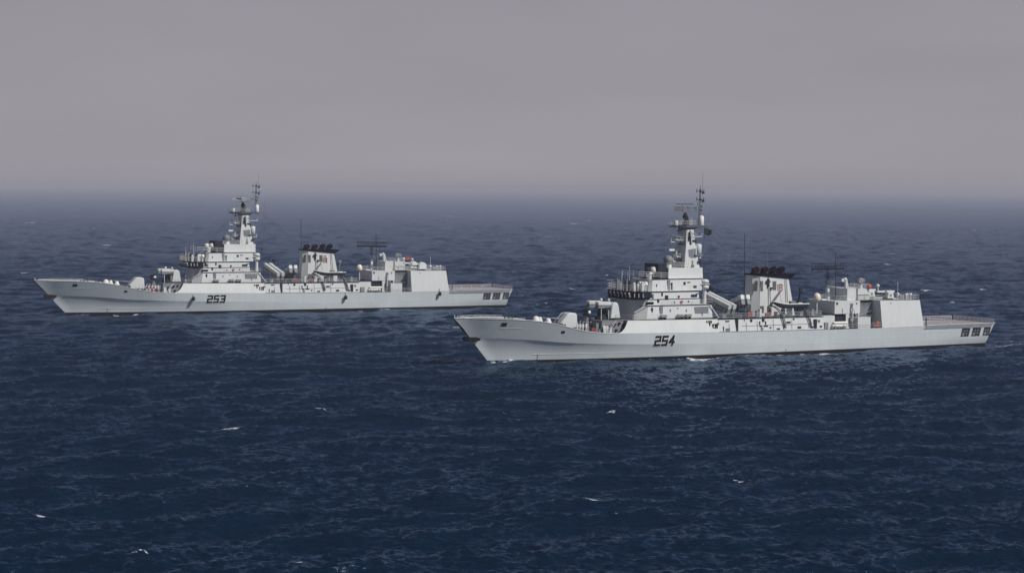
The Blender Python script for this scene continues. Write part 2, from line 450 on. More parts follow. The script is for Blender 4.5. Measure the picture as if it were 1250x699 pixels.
    for (s, t, w, d, h) in ((29.0, 4.4, .7, .5, 1.4), (30.1, 4.9, .4, .4, 1.2), (28.0, 3.4, .6, .6, 1.9), (27.5, 5.2, .4, .3, .9)):
        P('deck_locker', MB().box(s, s + w, t - d, t, 5.1, 5.1 + h), 'mid' if s < 28.5 else 'upper')
    # ---------------- deckhouse under missile launcher
    dh = MB(); dh.prism([(28.6, -4.2), (27.9, 0), (28.6, 4.2), (35, 5.0), (35, -5.0)], [(29.0, -3.9), (28.4, 0), (29.0, 3.9), (35, 4.8), (35, -4.8)], 5.0, 7.5)
    dkh = P('forward_deckhouse', dh, 'mid')
    ml = MB(); ml.lathe((30.9, 0.8, 7.5), [(1.5, 0), (1.4, .5), (.95, .8), (.9, 2.1), (.7, 2.3)], 14)
    sam = P('missile_launcher', ml, 'dark')
    for t0 in (-2.0, .1 + 1.2):
        for i in range(2):
            for j in range(2):
                t = t0 + i * .62; h = 9.85 + j * .62 - .12 * i
                P('missile_canister', MB().profile([(29.0, h), (29.05, h + .5), (32.2, h + .42), (32.2, h - .1)], t, t + .55, .08), 'upper' if (j == 1) else 'mid', sam)
    P('launcher_arm', MB().box(30.4, 31.5, -1.4, 2.6, 9.5, 9.85), 'dark', sam)
    P('launcher_sensor', MB().ball((30.2, 1.5, 11.3), .28).tube((30.2, 1.5, 10.9), (30.2, 1.5, 11.3), .1), 'upper', sam); P('launcher_sensor', MB().ball((31.7, 1.8, 11.2), .25), 'upper', sam)
    for s in (29.7, 31.3): P('launcher_strut', MB().tube((s, 2.4, 7.6), (s, 2.4, 9.6), .07), 'white', sam)
    P('blast_shield', MB().profile([(31.45, 7.75), (31.75, 10.2), (31.95, 10.6), (32.3, 10.8), (32.8, 10.78), (33.15, 10.5), (33.3, 10.0), (33.65, 7.75)], 1.9, 2.9, .15), 'upper', sam)
    P('shield_base', MB().box(31.6, 33.6, 1.6, 2.95, 7.5, 7.74), 'black', sam)
    # ladders and vents on the deckhouse side
    for (s, t, h, w, hh) in ((31.1, 4.62, 6.6, .5, .45), (32.2, 4.72, 6.8, .35, .35), (33.0, 4.86, 5.3, .55, 1.6), (33.9, 4.93, 6.5, .5, .5), (31.5, 4.7, 5.5, .4, .4), (29.9, 4.4, 6.2, .4, .5)):
        P('deckhouse_vent', MB().box(s, s + w, t - .25, t + .12, h, h + hh), 'dark', dkh)
    P('ladder', MB().tube((29.4, 4.9, 5.2), (31.2, 4.9, 7.5), .05).tube((29.4, 5.4, 5.2), (31.2, 5.4, 7.5), .05).tube((30, 4.9, 6), (30, 5.4, 6), .04).tube((30.6, 4.9, 6.8), (30.6, 5.4, 6.8), .04), 'white', dkh)
    P('guard_rail', MB().rail([(31.5, 4.6, 7.5), (35.5, 5.4, 7.5)], 1.0), 'mid')
    # ---------------- long side superstructure s 31..78.5
    for side in (1, -1):
        def tb(s): return (float(b_deck(s)) - .03) * side
        def tt(s): return (float(b_deck(s)) - .62) * side
        sb = MB()
        # concave front edge
        top = [(31.0, 5.22), (31.9, 5.55), (32.6, 6.15), (33.1, 6.9), (33.45, 7.55)]
        sb.add([(s, tb(s) + (tt(s) - tb(s)) * (h - 5.2) / 2.3, h) for s, h in top] + [(34.5, tb(34.5), 5.17), (34.5, tt(34.5), 7.52)], [(0, 1, 5), (1, 2, 5), (2, 3, 5), (3, 4, 6, 5)])
        ss = np.linspace(34.5, 53.6, 9)
        sb.grid([[(s, tb(s), float(h_deck(s)) + .02) for s in ss], [(s, tt(s), 7.52 - (s - 34.5) * .012) for s in ss]], False)
        P('bulwark_side', sb, 'upper')
        sb = MB(); ss = np.linspace(53.6, 78.6, 10)
        sb.grid([[(s, tb(s) - side * .14, float(h_deck(s)) + .02) for s in ss], [(s, tt(s) + side * .1, 7.28 - (s - 53.6) * .004) for s in ss]], False)
        sb.add([(78.6, tb(78.6) - side * .14, 4.55), (78.6, tt(78.6) + side * .1, 7.18), (78.6, 0, 7.18), (78.6, 0, 4.55)], [(0, 1, 2, 3)])
        mw = P('midship_wall', sb, 'upper')
        if side == 1:
            def wt(s, h): return (float(b_deck(s)) - .17) + (-.32) * (h - 4.7) / 2.5
            e = MB(); e.path([(s, wt(s, 7.25) + .05, 7.28 - (s - 53.6) * .004) for s in (53.6, 62, 70, 78.6)], .07); P('wall_edge', e, 'dark', mw)
            for s0 in (53.8,): P('wall_ledge', MB().path([(s, wt(s, 4.7) + .1, float(h_deck(s)) + .07) for s in np.linspace(53.6, 78.6, 12)], .09), 'mid', mw)
            rnd = random.Random(5)
            P('boat_boom', MB().box(57.6, 58.05, wt(58, 5.8) - .1, wt(58, 6) + .18, 4.8, 7.3), 'dark', mw)
            for i, (s, h, w, hh) in enumerate([(53.2, 6.2, .5, .4), (55.2, 6.75, .9, .2), (54.6, 4.95, .12, .9), (55.2, 5.0, .9, .5), (61.0, 6.6, .45, .45), (63.8, 6.55, .5, .55), (65.5, 5.2, .4, .35), (69.6, 6.1, .9, .32), (72.2, 5.0, .8, .4), (63.4, 4.95, .5, .5), (67.2, 4.95, .7, .25), (75.3, 5.0, .7, .35), (59.6, 6.8, .12, .4), (71.2, 6.7, .3, .3), (76.2, 4.9, .6, 1.8), (77.2, 6.1, .5, .45), (77.6, 5.1, .5, .3)]):
                P('wall_fitting', MB().box(s, s + w, wt(s, h) - .2, wt(s, h) + .09, h, h + hh), 'dark' if i % 3 else 'mid', mw)
            P('wall_door', MB().box(75.1, 75.75, wt(75, 6) - .2, wt(75, 6) + .07, 4.85, 6.75), 'white', mw)
            P('wall_marking', MB().box(63.1, 63.3, wt(63, 6) - .1, wt(63, 6) + .06, 5.55, 6.6).box(63.3, 63.75, wt(63, 5.6) - .1, wt(63, 5.6) + .06, 5.55, 5.75)
                .box(64.5, 64.7, wt(64.5, 6) - .1, wt(64.5, 6) + .05, 5.55, 6.6).box(64.7, 65.1, wt(64.5, 5.6) - .1, wt(64.5, 5.6) + .06, 5.55, 5.75).box(64.1, 64.5, wt(64.5, 5.6) - .1, wt(64.5, 5.6) + .06, 5.55, 5.75), 'black', mw)
            dw = MB()
            for (s, h, w, hh) in ((50.9, 6.75, .16, .4), (51.3, 6.75, .5, .14), (51.3, 7.0, .5, .14), (51.9, 6.7, .16, .45), (51.5, 6.2, .15, .5), (52.2, 5.75, .14, .8), (52.55, 5.7, .35, .16), (52.6, 6.35, .35, .16), (53.1, 5.65, .16, .9), (52.75, 5.8, .12, .6)):
                tq = (float(b_deck(s)) - .03) - .59 * (h - 5.0) / 2.4; dw.box(s, s + w, tq - .1, tq + .1, h - .1, h + hh - .1)
            P('side_fitting', dw, 'black')
            for s in (56, 60, 62.6, 66.4, 68.9, 70.8, 73.4): P('wall_pipe', MB().tube((s, wt(s, 4.9) + .04, 4.8), (s, wt(s, 6) + .04, 5.2 + rnd.random() * 1.9), .035, n=4), 'mid', mw)
            P('wall_pipe', MB().path([(s, wt(s, 5.8) + .05, 5.85) for s in (59, 65, 71, 76)], .03, 4), 'mid', mw)
    # weather deck on top of the long house
    dk = [[(s, -(float(b_deck(s)) - .6), 7.5 - (s - 33) * .006), (s, (float(b_deck(s)) - .6), 7.5 - (s - 33) * .006)] for s in np.linspace(33.4, 78.6, 14)]
    P('upper_deck', MB().grid(dk, False), 'deck')
    P('house_front', MB().add([(33.45, 5.7, 7.5), (33.45, -5.7, 7.5), (33.9, -5.9, 5.0), (33.9, 5.9, 5.0)], [(0, 1, 2, 3)]), 'mid')
    # ---------------- bridge block
    def fp(s0, s1, t, bs, bt): return [(s0, -t + bt), (s0, t - bt), (s0 + bs, t), (s1, t), (s1, -t), (s0 + bs, -t)]
    b = MB(); b.prism(fp(36.0, 52.9, 5.25, 2.0, 1.5), fp(36.5, 52.9, 4.95, 1.9, 1.5), 7.4, 10.1)
    # shade of the cut-back aft part is a grey panel, added below
    t1 = P('lower_bridge_house', b, 'upper')
    b = MB(); b.prism(fp(36.5, 50.2, 4.93, 1.9, 1.5), fp(36.7, 50.2, 4.75, 1.8, 1.5), 10.12, 11.3)
    b.prism(fp(36.9, 50.1, 4.73, 1.8, 1.5), fp(37.0, 50.1, 4.6, 1.8, 1.5), 11.3, 12.72)
    t2 = P('bridge_house', b, 'upper')
    # overhanging wheelhouse with windows
    b = MB(); b.prism(fp(35.4, 38.2, 5.6, 1.7, 1.6), fp(34.9, 38.4, 5.9, 1.8, 1.7), 11.25, 11.75)
    b.prism(fp(35.1, 38.4, 5.8, 1.8, 1.6), fp(34.9, 38.4, 5.9, 1.8, 1.7), 12.5, 12.82)
    P('wheelhouse', b, 'dark')
    b = MB(); b.prism(fp(35.15, 38.3, 5.65, 1.7, 1.6), fp(35.05, 38.3, 5.7, 1.75, 1.6), 11.75, 12.5)
    wh = P('bridge_window_band', b, 'glass')
    for t in np.linspace(-4.0, 4.0, 7):
        P('window_post', MB().tube((34.98, t, 11.72), (34.88, t, 12.52), .1, n=4), 'upper', wh)
        P('window_post_top', MB().ball((34.75, t, 12.45), .16, 6), 'white', wh)  # white ball for the pale top of each window post
    for q in (.33, .66, 1.0): P('window_post', MB().tube((35.0 + 1.8 * q, 4.15 + 1.6 * q, 11.72), (34.95 + 1.8 * q, 4.2 + 1.6 * q, 12.5), .1, n=4), 'upper', wh)
    # bridge roof rail, posts, lockers
    P('guard_rail', MB().rail([(38.0, 5.7, 12.82), (36.5, 5.5, 12.82), (35.0, 4.0, 12.82), (35.0, -4.0, 12.82), (36.8, -5.6, 12.82), (39, -5.6, 12.82)], 1.25, 1.1, 4, .04), 'upper')
    rr = random.Random(3)
    for (s, t, h, w) in ((36.2, 3.5, 1.3, .5), (36.4, 1.6, 1.6, .45), (36.8, -.4, 1.3, .6), (37.4, 4.5, 1.5, .5), (36, -2.2, 1.4, .4), (37.5, 2.7, 1.8, .4), (37.2, -3.6, 1.5, .5)):
        P('bridge_top_equipment', MB().box(s - w/2, s + w/2, t - w/2, t + w/2, 12.8, 12.8 + h).ball((s, t, 12.9 + h), w * .6, 8), ('upper', 'mid', 'dark')[rr.randrange(3)])
    for (s, t, h) in ((35.4, .4, 3.6), (35.9, 1.5, 2.4), (36.4, -2.8, 2.2), (37.6, -.4, 4.6)):
        P('whip_antenna', MB().tube((s, t, 12.8), (s, t, 12.8 + h), .06, .03), 'white')
    P('yard_arm', MB().tube((35.2, -4.6, 14.6), (35.6, -3.0, 14.6), .05), 'white')
    # details of port wall: windows, doors, rafts, ledges
    def tw(h): return 5.25 - .3 * (h - 7.4) / 2.7 if h < 10.1 else 4.93 - .14 * (h - 10.1)
    P('wall_window', MB().box(38.2, 39.7, tw(10.5) - .2, tw(10.5) + .05, 10.35, 10.85), 'black', t2)
    for (s, h, w, hh, mm) in ((41.0, 8.6, .6, 1.3, 'mid'), (39.2, 8.9, .18, .9, 'dark'), (39.0, 9.3, .5, .2, 'dark'), (40.6, 10.7, .35, .6, 'dark'), (42.4, 11.2, .6, .8, 'dark'), (45.3, 11.5, .3, .4, 'dark'), (48.3, 11.6, 1.3, .45, 'dark'), (49.4, 12.1, .7, .2, 'mid'),
                              (38.9, 11.6, .45, .9, 'dark'), (39.5, 11.5, .3, .8, 'mid'), (41.6, 11.9, .25, .6, 'dark'), (44.3, 10.5, .22, .35, 'mid'), (47.5, 10.6, .2, .3, 'dark'), (43.3, 8.9, .15, .5, 'mid'), (46.9, 8.8, .15, .5, 'mid'), (45.0, 9.4, .15, .2, 'dark'), (50.5, 7.9, .12, .8, 'mid')):
        P('wall_fitting', MB().box(s, s + w, tw(h) - .3, tw(h) + .1, h, h + hh), mm, t1 if h < 10.1 else t2)
    for s, h, a in ((48.7, 8.55, 0), (49.8, 8.55, 0)): pass
    P('aft_recess_shade', MB().box(48.9, 52.0, 4.9, 5.16, 8.35, 9.7), 'mid', t1)  # grey panel, shade of the cut-back wall put into colour
    P('diagonal_brace', MB().tube((52.3, 5.2, 10.0), (54.2, 5.4, 7.5), .1), 'white', t1)
    P('deck_edge', MB().path([(36.6, 5.02, 10.14), (38.5, 5.05, 10.12), (53.0, 5.05, 10.08)], .07), 'dark', t1)
    P('deck_edge', MB().path([(38.0, 4.85, 11.3), (50.1, 4.85, 11.3)], .05), 'dark', t2)
    P('deck_edge', MB().path([(38.4, 4.72, 12.72), (50.3, 4.72, 12.72)], .08), 'dark', t2)
    P('deck_edge', MB().path([(36.2, 5.4, 7.52), (53.5, 5.45, 7.5)], .06), 'dark', t1)
    for s in (41.2, 45.0, 46.0, 47.5):
        for ds in (0, .62) if s > 42 else (0,):
            pass
    for s in (40.8, 44.6, 46.4):
        lr = P('life_raft', MB().lathe((s, 5.55, 8.1), [(.05, 0), (.28, .05), (.3, .25), (.3, 1.15), (.28, 1.35), (.05, 1.4)], 10, axis=(1, 0, 0)), 'mid')
        P('raft_cradle', MB().box(s + .2, s + .35, 5.2, 5.8, 7.5, 8.2).box(s + 1.05, s + 1.2, 5.2, 5.8, 7.5, 8.2), 'dark', lr)
    P('guard_rail', MB().rail([(34.5, 5.85, 7.55), (40, 5.9, 7.5), (53.5, 6.0, 7.45)], .95, 2.2, 2, .03), 'upper')
    P('guard_rail', MB().rail([(41.5, 5.1, 10.1), (52.9, 5.15, 10.1), (52.9, 1, 10.1)], .9, 2.0, 2, .03), 'upper')
    P('life_buoy', MB().lathe((46.0, tw(10.6) + .16, 10.75), [(.16, -.06), (.28, -.06), (.28, .06), (.16, .06)], 12, axis=(0, 1, 0)), 'orange', t2)
    # tier 3, 4
    b = MB(); b.prism(fp(39.6, 51.4, 3.7, .5, .5), fp(39.8, 51.4, 3.5, .5, .5), 12.74, 15.0)
    t3 = P('upper_house', b, 'upper')
    P('deck_edge', MB().path([(39.9, 3.6, 15.02), (51.4, 3.6, 15.02)], .06), 'dark', t3)
    for (s, h, w, hh, mm) in ((41.1, 13.6, .12, .5, 'dark'), (43.6, 12.9, .55, 1.9, 'mid'), (44.4, 12.9, .3, 1.4, 'dark'), (47.3, 13.9, .4, .5, 'dark'), (49.5, 13.2, .7, .5, 'dark'), (48.2, 14.3, .6, .15, 'mid')):
        P('wall_fitting', MB().box(s, s + w, 3.4, 3.72, h, h + hh), mm, t3)
    P('guard_rail', MB().rail([(38.6, 4.6, 12.75), (50.2, 4.6, 12.75)], .95, 1.8, 2, .03), 'upper')
    P('guard_rail', MB().rail([(37.6, -3, 15.4), (37.6, 3.0, 15.4), (44, 3.3, 15.05), (44, 3.3, 15.05)], 1.1, 1.6, 3, .04), 'white')
    b = MB(); b.prism(fp(43.9, 52.3, 2.7, .3, .3), fp(44.1, 52.3, 2.5, .3, .3), 15.0, 17.05)
    t4 = P('radar_house', b, 'upper')
    P('alcove_shade', MB().box(42.0, 43.85, -2, 2.9, 15.05, 17.9), 'dark', t4)  # solid dark block standing in for a shaded alcove
    P('wall_fitting', MB().box(43.95, 44.25, 2.5, 2.95, 15.0, 17.1), 'dark', t4)
    P('guard_rail', MB().rail([(44.1, 2.6, 17.05), (49, 2.6, 17.05)], .9, 1.3, 3, .035), 'white')
    # optical director at front of tier 3
    dp = P('fire_control_director', MB().lathe((40.6, 1.9, 15.0), [(.5, 0), (.45, .8), (.7, 1.0), (.6, 1.3)], 12), 'upper')
    P('director_dish', MB().lathe((40.1, 2.3, 16.75), [(.15, -.5), (.55, -.45), (.62, .1), (.3, .35), (0, .4)], 12, axis=(.3, .95, .1)), 'dark' if A else 'upper', dp)
    P('director_dish', MB().lathe((41.4, 2.0, 16.7), [(.3, -.5), (.62, -.4), (.6, .3), (.3, .5)], 12, axis=(.5, .85, .1)), 'upper', dp)
    P('director_body', MB().box(39.9, 41.5, .9, 2.3, 16.0, 16.5), 'mid', dp)
    for s, t in ((38.7, 3.6), (38.4, 2.2)):
        P('searchlight', MB().tube((s, t, 12.8), (s, t, 13.8), .12).ball((s, t, 14.15), .48, 10), 'white')
    dm = P('tracking_radar', MB().lathe((45.6, 1.0, 17.05), [(.55, 0), (.5, .45), (.4, .7)], 12), 'white')
    P('radar_ball', MB().ball((45.4, 1.0, 18.5), .95, 14), 'mid', dm)
    # ---------------- mast tower
    def sq(s0, s1, t): return [(s0, -t), (s0, t), (s1, t), (s1, -t)]
    tb_ = MB(); tb_.prism(sq(48.3, 52.3, 2.05), sq(48.9, 51.3, 1.85), 15.0, 21.3)
    tower = P('mast_tower', tb_, 'upper')
    tb_ = MB()
    tb_.prism(sq(49.0, 51.1, 1.75), sq(49.2, 50.9, 1.4), 21.3, 24.3)
    P('upper_mast', tb_, 'upper', tower)
    P('mast_pipe', MB().tube((49.0, 2.1, 15), (49.4, 1.5, 24.2), .1).tube((50.6, 2.0, 17.2), (50.5, 1.55, 24), .07), 'white', tower)
    P('painted_mast_recess', MB().add([(49.75, 1.80, 21.4), (50.25, 1.80, 21.4), (50.15, 1.46, 24.2), (49.95, 1.46, 24.2)], [(0, 1, 2, 3)]), 'dark', tower)  # flat dark strip: shade of a gap put in as colour
    P('painted_mast_recess', MB().add([(50.0, 1.96, 18.9), (51.2, 1.96, 18.9), (51.15, 1.90, 20.7), (49.4, 1.91, 20.5), (49.5, 1.95, 19.2)], [(0, 1, 2, 3, 4)]), 'mid', tower)  # flat grey patch laid on in place of a recess
    # aft ledges and tower outline at 17 m
    P('tower_ledge', MB().path([(48.2, 1.95, 17.4), (48.2, 1.98, 15.0), (52.4, 2.0, 15.05)], .06), 'dark', tower)
    drum = P('sensor_drum', MB().lathe((51.9, 1.6, 19.8), [(.2, -.3), (.62, 0), (.64, 1.6), (.5, 1.75), (0, 1.8)], 14), 'upper')
    P('drum_bracket', MB().box(50.8, 52.6, .8, 2.2, 19.35, 19.6), 'mid', drum)
    for h0 in (12.95, 14.0):
        P('satcom_drum', MB().lathe((52.5, 3.0, h0), [(.5, 0), (.82, .12), (.82, .6), (.5, .8), (0, .85)], 14), 'upper')
    P('drum_pedestal', MB().tube((52.5, 3, 10.1), (52.5, 3, 12.95), .35).box(51.2, 53.2, 2.2, 3.8, 13.82, 13.95), 'upper')
    # navigation radars with brackets in front of the mast
    for (s0, s1, h) in ((46.7, 49.6, 23.2), (46.2, 48.9, 20.4)):
        br_ = P('mast_bracket', MB().box(47.6, 49.2, -.5, .5, h - 1.25, h - 1.1).tube((47.9, 0, h - 1.2), (47.9, 0, h - .1), .18).tube((49.2, 0, h - 2.2), (47.7, 0, h - 1.2), .1), 'upper', tower)
        P('navigation_radar', MB().box(s0, s1, -.2, .2, h - .18, h + .2), 'white', br_)
    for h in (22.2, 19.0): P('mast_platform', MB().prism([(47.4, -.9), (47.4, .9), (49.0, 1.2), (49.0, -1.2)], [(47.4, -.9), (47.4, .9), (49.0, 1.2), (49.0, -1.2)], h, h + .12).rail([(49, 1.1, h), (47.4, .9, h), (47.4, -.9, h)], .7, .8, 2, .04), 'upper', tower)
    mc = random.Random(9)
    for (s0, t0, h0, w, hh, mm) in ((48.2, 1.2, 16.4, .5, .9, 'dark'), (51.9, 1.9, 17.9, .4, .8, 'dark'), (48.3, .6, 18.3, .7, .5, 'dark'), (48.6, -.9, 19.6, .6, .7, 'mid'), (48.5, .9, 21.4, .5, .6, 'dark'),
                                    (51.0, 1.5, 22.0, .5, .7, 'dark'), (48.4, -.2, 22.6, .6, .5, 'dark'), (51.2, 1.2, 23.4, .6, .5, 'mid'), (49.8, 1.7, 22.4, .25, 1.2, 'dark'), (50.4, 1.95, 17.0, .3, 1.1, 'mid'), (49.3, 1.95, 16.1, .3, .8, 'dark'), (51.9, 1.0, 21.3, .9, .35, 'dark'), (47.8, 1.4, 24.0, .5, .55, 'dark')):
        P('mast_fitting', MB().box(s0 - w, s0 + w * .6, t0 - .3, t0 + .35, h0, h0 + hh * .5).tube((s0 - w * .3, t0, h0 + hh * .4), (s0 - w * .3, t0, h0 + hh + .3), .12), mm, tower)
    for (s0, s1, h) in ((51.2, 53.4, 22.9), (46.4, 48.9, 21.9), (51.4, 53.2, 18.8), (46.9, 48.6, 18.2)):
        P('mast_yard', MB().tube((s0, .5, h), (s1, .5, h + .05), .09).tube((s0 if s0 < 48 else s1, .5, h - .1), (s0 if s0 < 48 else s1, .5, h + .75), .07), 'upper', tower)
    for t in (1.6, -1.6):
        P('mast_rigging', MB().path([(47.2, t, 25.0), (36.8, t * 2.6, 14.2)], .022, 3), 'dark', tower)
        P('mast_rigging', MB().path([(54.5, t * .6, 25.0), (65.9, t * 1.3, 15.5)], .022, 3), 'dark', tower)
    # main platform
    pf = MB(); pf.prism([(47.0, -1.2), (47.0, 1.2), (49.0, 2.0), (53.6, 1.3), (53.6, -1.3), (49.0, -2.0)], [(46.6, -1.4), (46.6, 1.4), (49.0, 2.2), (53.9, 1.5), (53.9, -1.5), (49.0, -2.2)], 24.75, 25.15)
    pf.prism(sq(49.1, 51.2, .9), sq(48.6, 52.0, 1.3), 24.2, 24.76)
    plat = P('mast_platform', pf, 'mid')
    P('guard_rail', MB().rail([(51, 2, 25.15), (49, 2.1, 25.15), (46.7, 1.3, 25.15), (46.7, -1.3, 25.15), (49, -2.1, 25.15), (52, -1.8, 25.15)], .9, 1.0, 3, .035), 'upper', plat)
    P('platform_yard', MB().tube((45.6, .6, 25.0), (46.8, .2, 25.0), .07).tube((45.8, .5, 25.0), (45.8, .5, 23.0), .04).tube((53.5, .3, 25.2), (55.8, .6, 25.25), .07).tube((55.3, .5, 25.2), (55.3, .5, 28.0), .03), 'mid', plat)
    P('yard_lamp', MB().lathe((47.2, .9, 25.0), [(.2, -.6), (.4, -.4), (.4, .9), (.2, 1.1)], 10), 'upper', plat)
    # search radar
    rx, rh = 49.9, 28.2
    rp = P('radar_pedestal', MB().lathe((rx, 0, 25.15), [(.75, 0), (.65, .6), (.4, .8), (.4, 1.3), (.6, 1.5), (.45, 1.9), (.25, 2.4)], 10), 'dark')
    P('pedestal_frame', MB().tube((rx - .9, .3, 25.2), (rx - .2, .2, 27.2), .08).tube((rx + .9, .3, 25.2), (rx + .2, .2, 27.2), .08).box(rx + .6, rx + 1.5, -.4, .4, 25.2, 26.6), 'mid', rp)
    if A:
        ra = MB(); N = 14
        def rc(x): return .9 * (x / 3) ** 2 * (1 if x < 0 else -1) * .8
        def rz(x): return .52 if x < -.4 else .40
        for q in (-1, -.5, 0, .5, 1):
            for xs in (np.linspace(-3, -.4, 7), np.linspace(-.4, 3.0, 8)):
                ra.path([(rx + x, rc(x), rh + q * rz(xs[1] - .1)) for x in xs], .05 if abs(q) < 1 else .075, 4)
        for i in range(N + 1):
            x = -3.0 + 6.0 * i / N; ra.tube((rx + x, rc(x), rh - rz(x)), (rx + x, rc(x), rh + rz(x)), .035, n=4)
        sr = P('search_radar', ra, 'mid', rp)
        G = []
        for i in range(9):
            x = -3.0 + 2.7 * i / 8; t = .72 * (x / 3) ** 2 - .08
            G.append([(rx + x, t, rh - .5), (rx + x, t, rh + .5)])
        P('radar_reflector', MB().grid(G, False), 'mid', rp)
        P('radar_feed', MB().tube((rx - 1.6, -.8, rh + 1.05), (rx + 1.2, .8, rh + 1.05), .16, n=6).tube((rx - .6, -.2, rh + .6), (rx - .6, -.2, rh + 1.0), .1), 'mid', rp)
    else:
        G = []
        tilt = R(66)
        for i in range(9):
            r = i / 8; row = []
            for j in range(25):
                a = 2 * math.pi * j / 24
                x = 2.9 * r * math.cos(a); y = 1.35 * r * math.sin(a); z = .55 * r * r
                yy = y * math.cos(R(24)) - z * math.sin(R(24)); zz = y * math.sin(R(24)) + z * math.cos(R(24))
                row.append((rx - .1 + x, -yy, rh - .4 + zz))
            G.append(row)
        P('search_radar', MB().grid(G, True), 'mid', rp)
        P('radar_feed', MB().tube((rx - .1, 0, rh - .3), (rx - .6, -.3, rh + .8), .08).box(rx - 1.3, rx + .3, -.5, -.1, rh + .7, rh + .9), 'mid', rp)
    # pole mast
    pm = MB()
    for ds, dt in ((-.22, -.2), (.22, -.2), (0, .22)): pm.tube((53.3 + ds, dt, 25.1), (53.3 + ds * .4, dt * .4, 32.2), .07, .05, 5)
    for k in range(12):
        h = 25.6 + k * .55; pm.tube((53.1, -.1, h), (53.5, .1, h + .5), .04, n=4)
    pm.tube((53.3, 0, 31.5), (53.3, 0, 32.9), .06)
    pole = P('pole_mast', pm, 'mid')
    P('sensor_cylinder', MB().lathe((53.4, .3, 24.6), [(.2, 0), (.48, .1), (.5, 2.2), (.2, 2.4)], 12), 'white', pole)
    for h, w in ((31.7, .95), (30.1, .95), (29.1, .7), (28.3, .5)):
        P('mast_antenna', MB().tube((53.3 - w, .2, h), (53.3 + w, -.2, h), .07).tube((53.3 - w, .2, h - .3), (53.3 - w, .2, h + .45), .07).tube((53.3 + w, -.2, h - .3), (53.3 + w, -.2, h + .45), .06).ball((53.3, 0, h), .25, 8).box(53.3 + w * .5, 53.3 + w * .9, -.2, .2, h - .5, h - .1), 'dark' if h > 30 else 'mid', pole)
    P('whip_antenna', MB().tube((53.85, 0, 31.0), (53.85, 0, 35.2), .04, .03), 'mid', pole)
    P('mast_stay', MB().tube((55.6, 1.2, 25.0), (53.0, 3.0, 10.5), .025, n=3).tube((55.8, -1.2, 25.0), (53.5, -3.0, 10.5), .025, n=3), 'dark', pole)
    # ---------------- anti-ship missile launchers
    def launcher(near, far, cols, cs):
        near = np.array(near, float); far = np.array(far, float); d = far - near; Ln = np.linalg.norm(d); d /= Ln
        upv = np.cross(np.cross(d, [0, 0, 1.]), d); upv /= np.linalg.norm(upv); x = np.cross(d, upv)
        if x[0] < 0: x = -x
        base = MB()
        for c in cols:
            for q in (.22, .72):
                p = near + d * Ln * q + x * c
                base.tube((p[0], p[1], 7.35), p - upv * .9, .12)
        e0 = near + d * Ln * .1; e1 = near + d * Ln * .9
        base.tube(tuple(e0 - upv * 1.0 + x * cols[0]), tuple(e1 - upv * 1.0 + x * cols[0]), .1).tube(tuple(near + d * Ln * .22 - upv * 1.0 + x * cols[0]), tuple(near + d * Ln * .22 - upv * 1.0 + x * cols[1]), .1)
        root = P('missile_launcher', base, 'mid')
        for c in cols:
            for j in (0, 1):
                o = near + x * c + upv * (j * 1.02 - .51)
                a, bb = .40, .46
                mb = MB(); R0 = []
                for p in (o, o + d * Ln):
                    R0.append([p + x * sx * a + upv * sy * bb for sx, sy in ((-1, -.7), (-.7, -1), (.7, -1), (1, -.7), (1, .7), (.7, 1), (-.7, 1), (-1, .7))])
                vs = R0[0] + R0[1]; n8 = 8
                mb.add(vs, [tuple(range(8)), tuple(range(8, 16))] + [(i, (i + 1) % 8, 8 + (i + 1) % 8, 8 + i) for i in range(8)])
                cn = P('missile_canister', mb, cs if j else 'mid', root)  # lower row painted darker as shaded sides, upper row paler as sunlit tops
                bd = MB()
                for q in (.12, .5, .88):
                    p = o + d * Ln * q
                    v2 = []
                    for pp in (p - d * .07, p + d * .07):
                        v2 += [pp + x * sx * (a + .05) + upv * sy * (bb + .04) for sx, sy in ((-1, -.7), (-.7, -1), (.7, -1), (1, -.7), (1, .7), (.7, 1), (-.7, 1), (-1, .7))]
                    bd.add(v2, [tuple(range(8)), tuple(range(8, 16))] + [(i, (i + 1) % 8, 8 + (i + 1) % 8, 8 + i) for i in range(8)])
                P('canister_band', bd, 'upper', root)
        return root
    launcher((58.5, 3.6, 8.85), (57.3, -3.6, 11.1), (-.66, .66), 'upper')
    launcher((61.9, 3.4, 10.75), (62.3, -3.2, 8.6), (-.66, .66), 'upper')
    # midship clutter
    for (s, t, w, h, mm) in ((55.4, 5.0, .7, .8, 'mid'), (60.4, 5.2, .5, 1.2, 'dark'), (61.6, 5.1, .8, .7, 'mid'), (63.2, 5.3, .5, 1.3, 'mid'), (64.4, 4.6, .5, 1.6, 'upper'), (66.4, 4.8, .7, 2.1, 'upper'), (69.6, 5.0, .6, 1.5, 'mid'), (71.2, 4.8, .9, 1.9, 'upper'), (74.0, 4.9, .7, 1.1, 'mid'), (75.4, 4.4, 1.0, .9, 'dark'), (76.7, 4.9, .6, 1.3, 'mid'), (67.8, 5.2, .4, 1.0, 'dark')):
        P('deck_locker', MB().box(s, s + w, t - .6, t, 7.2, 7.3 + h), mm)
    for (s, h) in ((61.2, 8.5), (65.4, 8.1)):
        P('fire_gear_cabinet', MB().box(s, s + 1.0, 4.9, 5.3, 7.4, h), 'red')
    P('guard_rail', MB().rail([(53.9, 5.9, 7.3), (66, 6.0, 7.25), (78.4, 6.0, 7.2), (78.4, 0, 7.2)], 1.0, 1.7, 3, .035), 'upper')
    sg = P('signal_lamp', MB().tube((59.6, -4.6, 7.4), (59.6, -4.6, 12.4), .1).ball((59.3, -4.6, 12.7), .45, 8).box(58.9, 60.6, -4.7, -4.5, 12.3, 12.4), 'dark')
    # ---------------- funnel
    fn = MB()
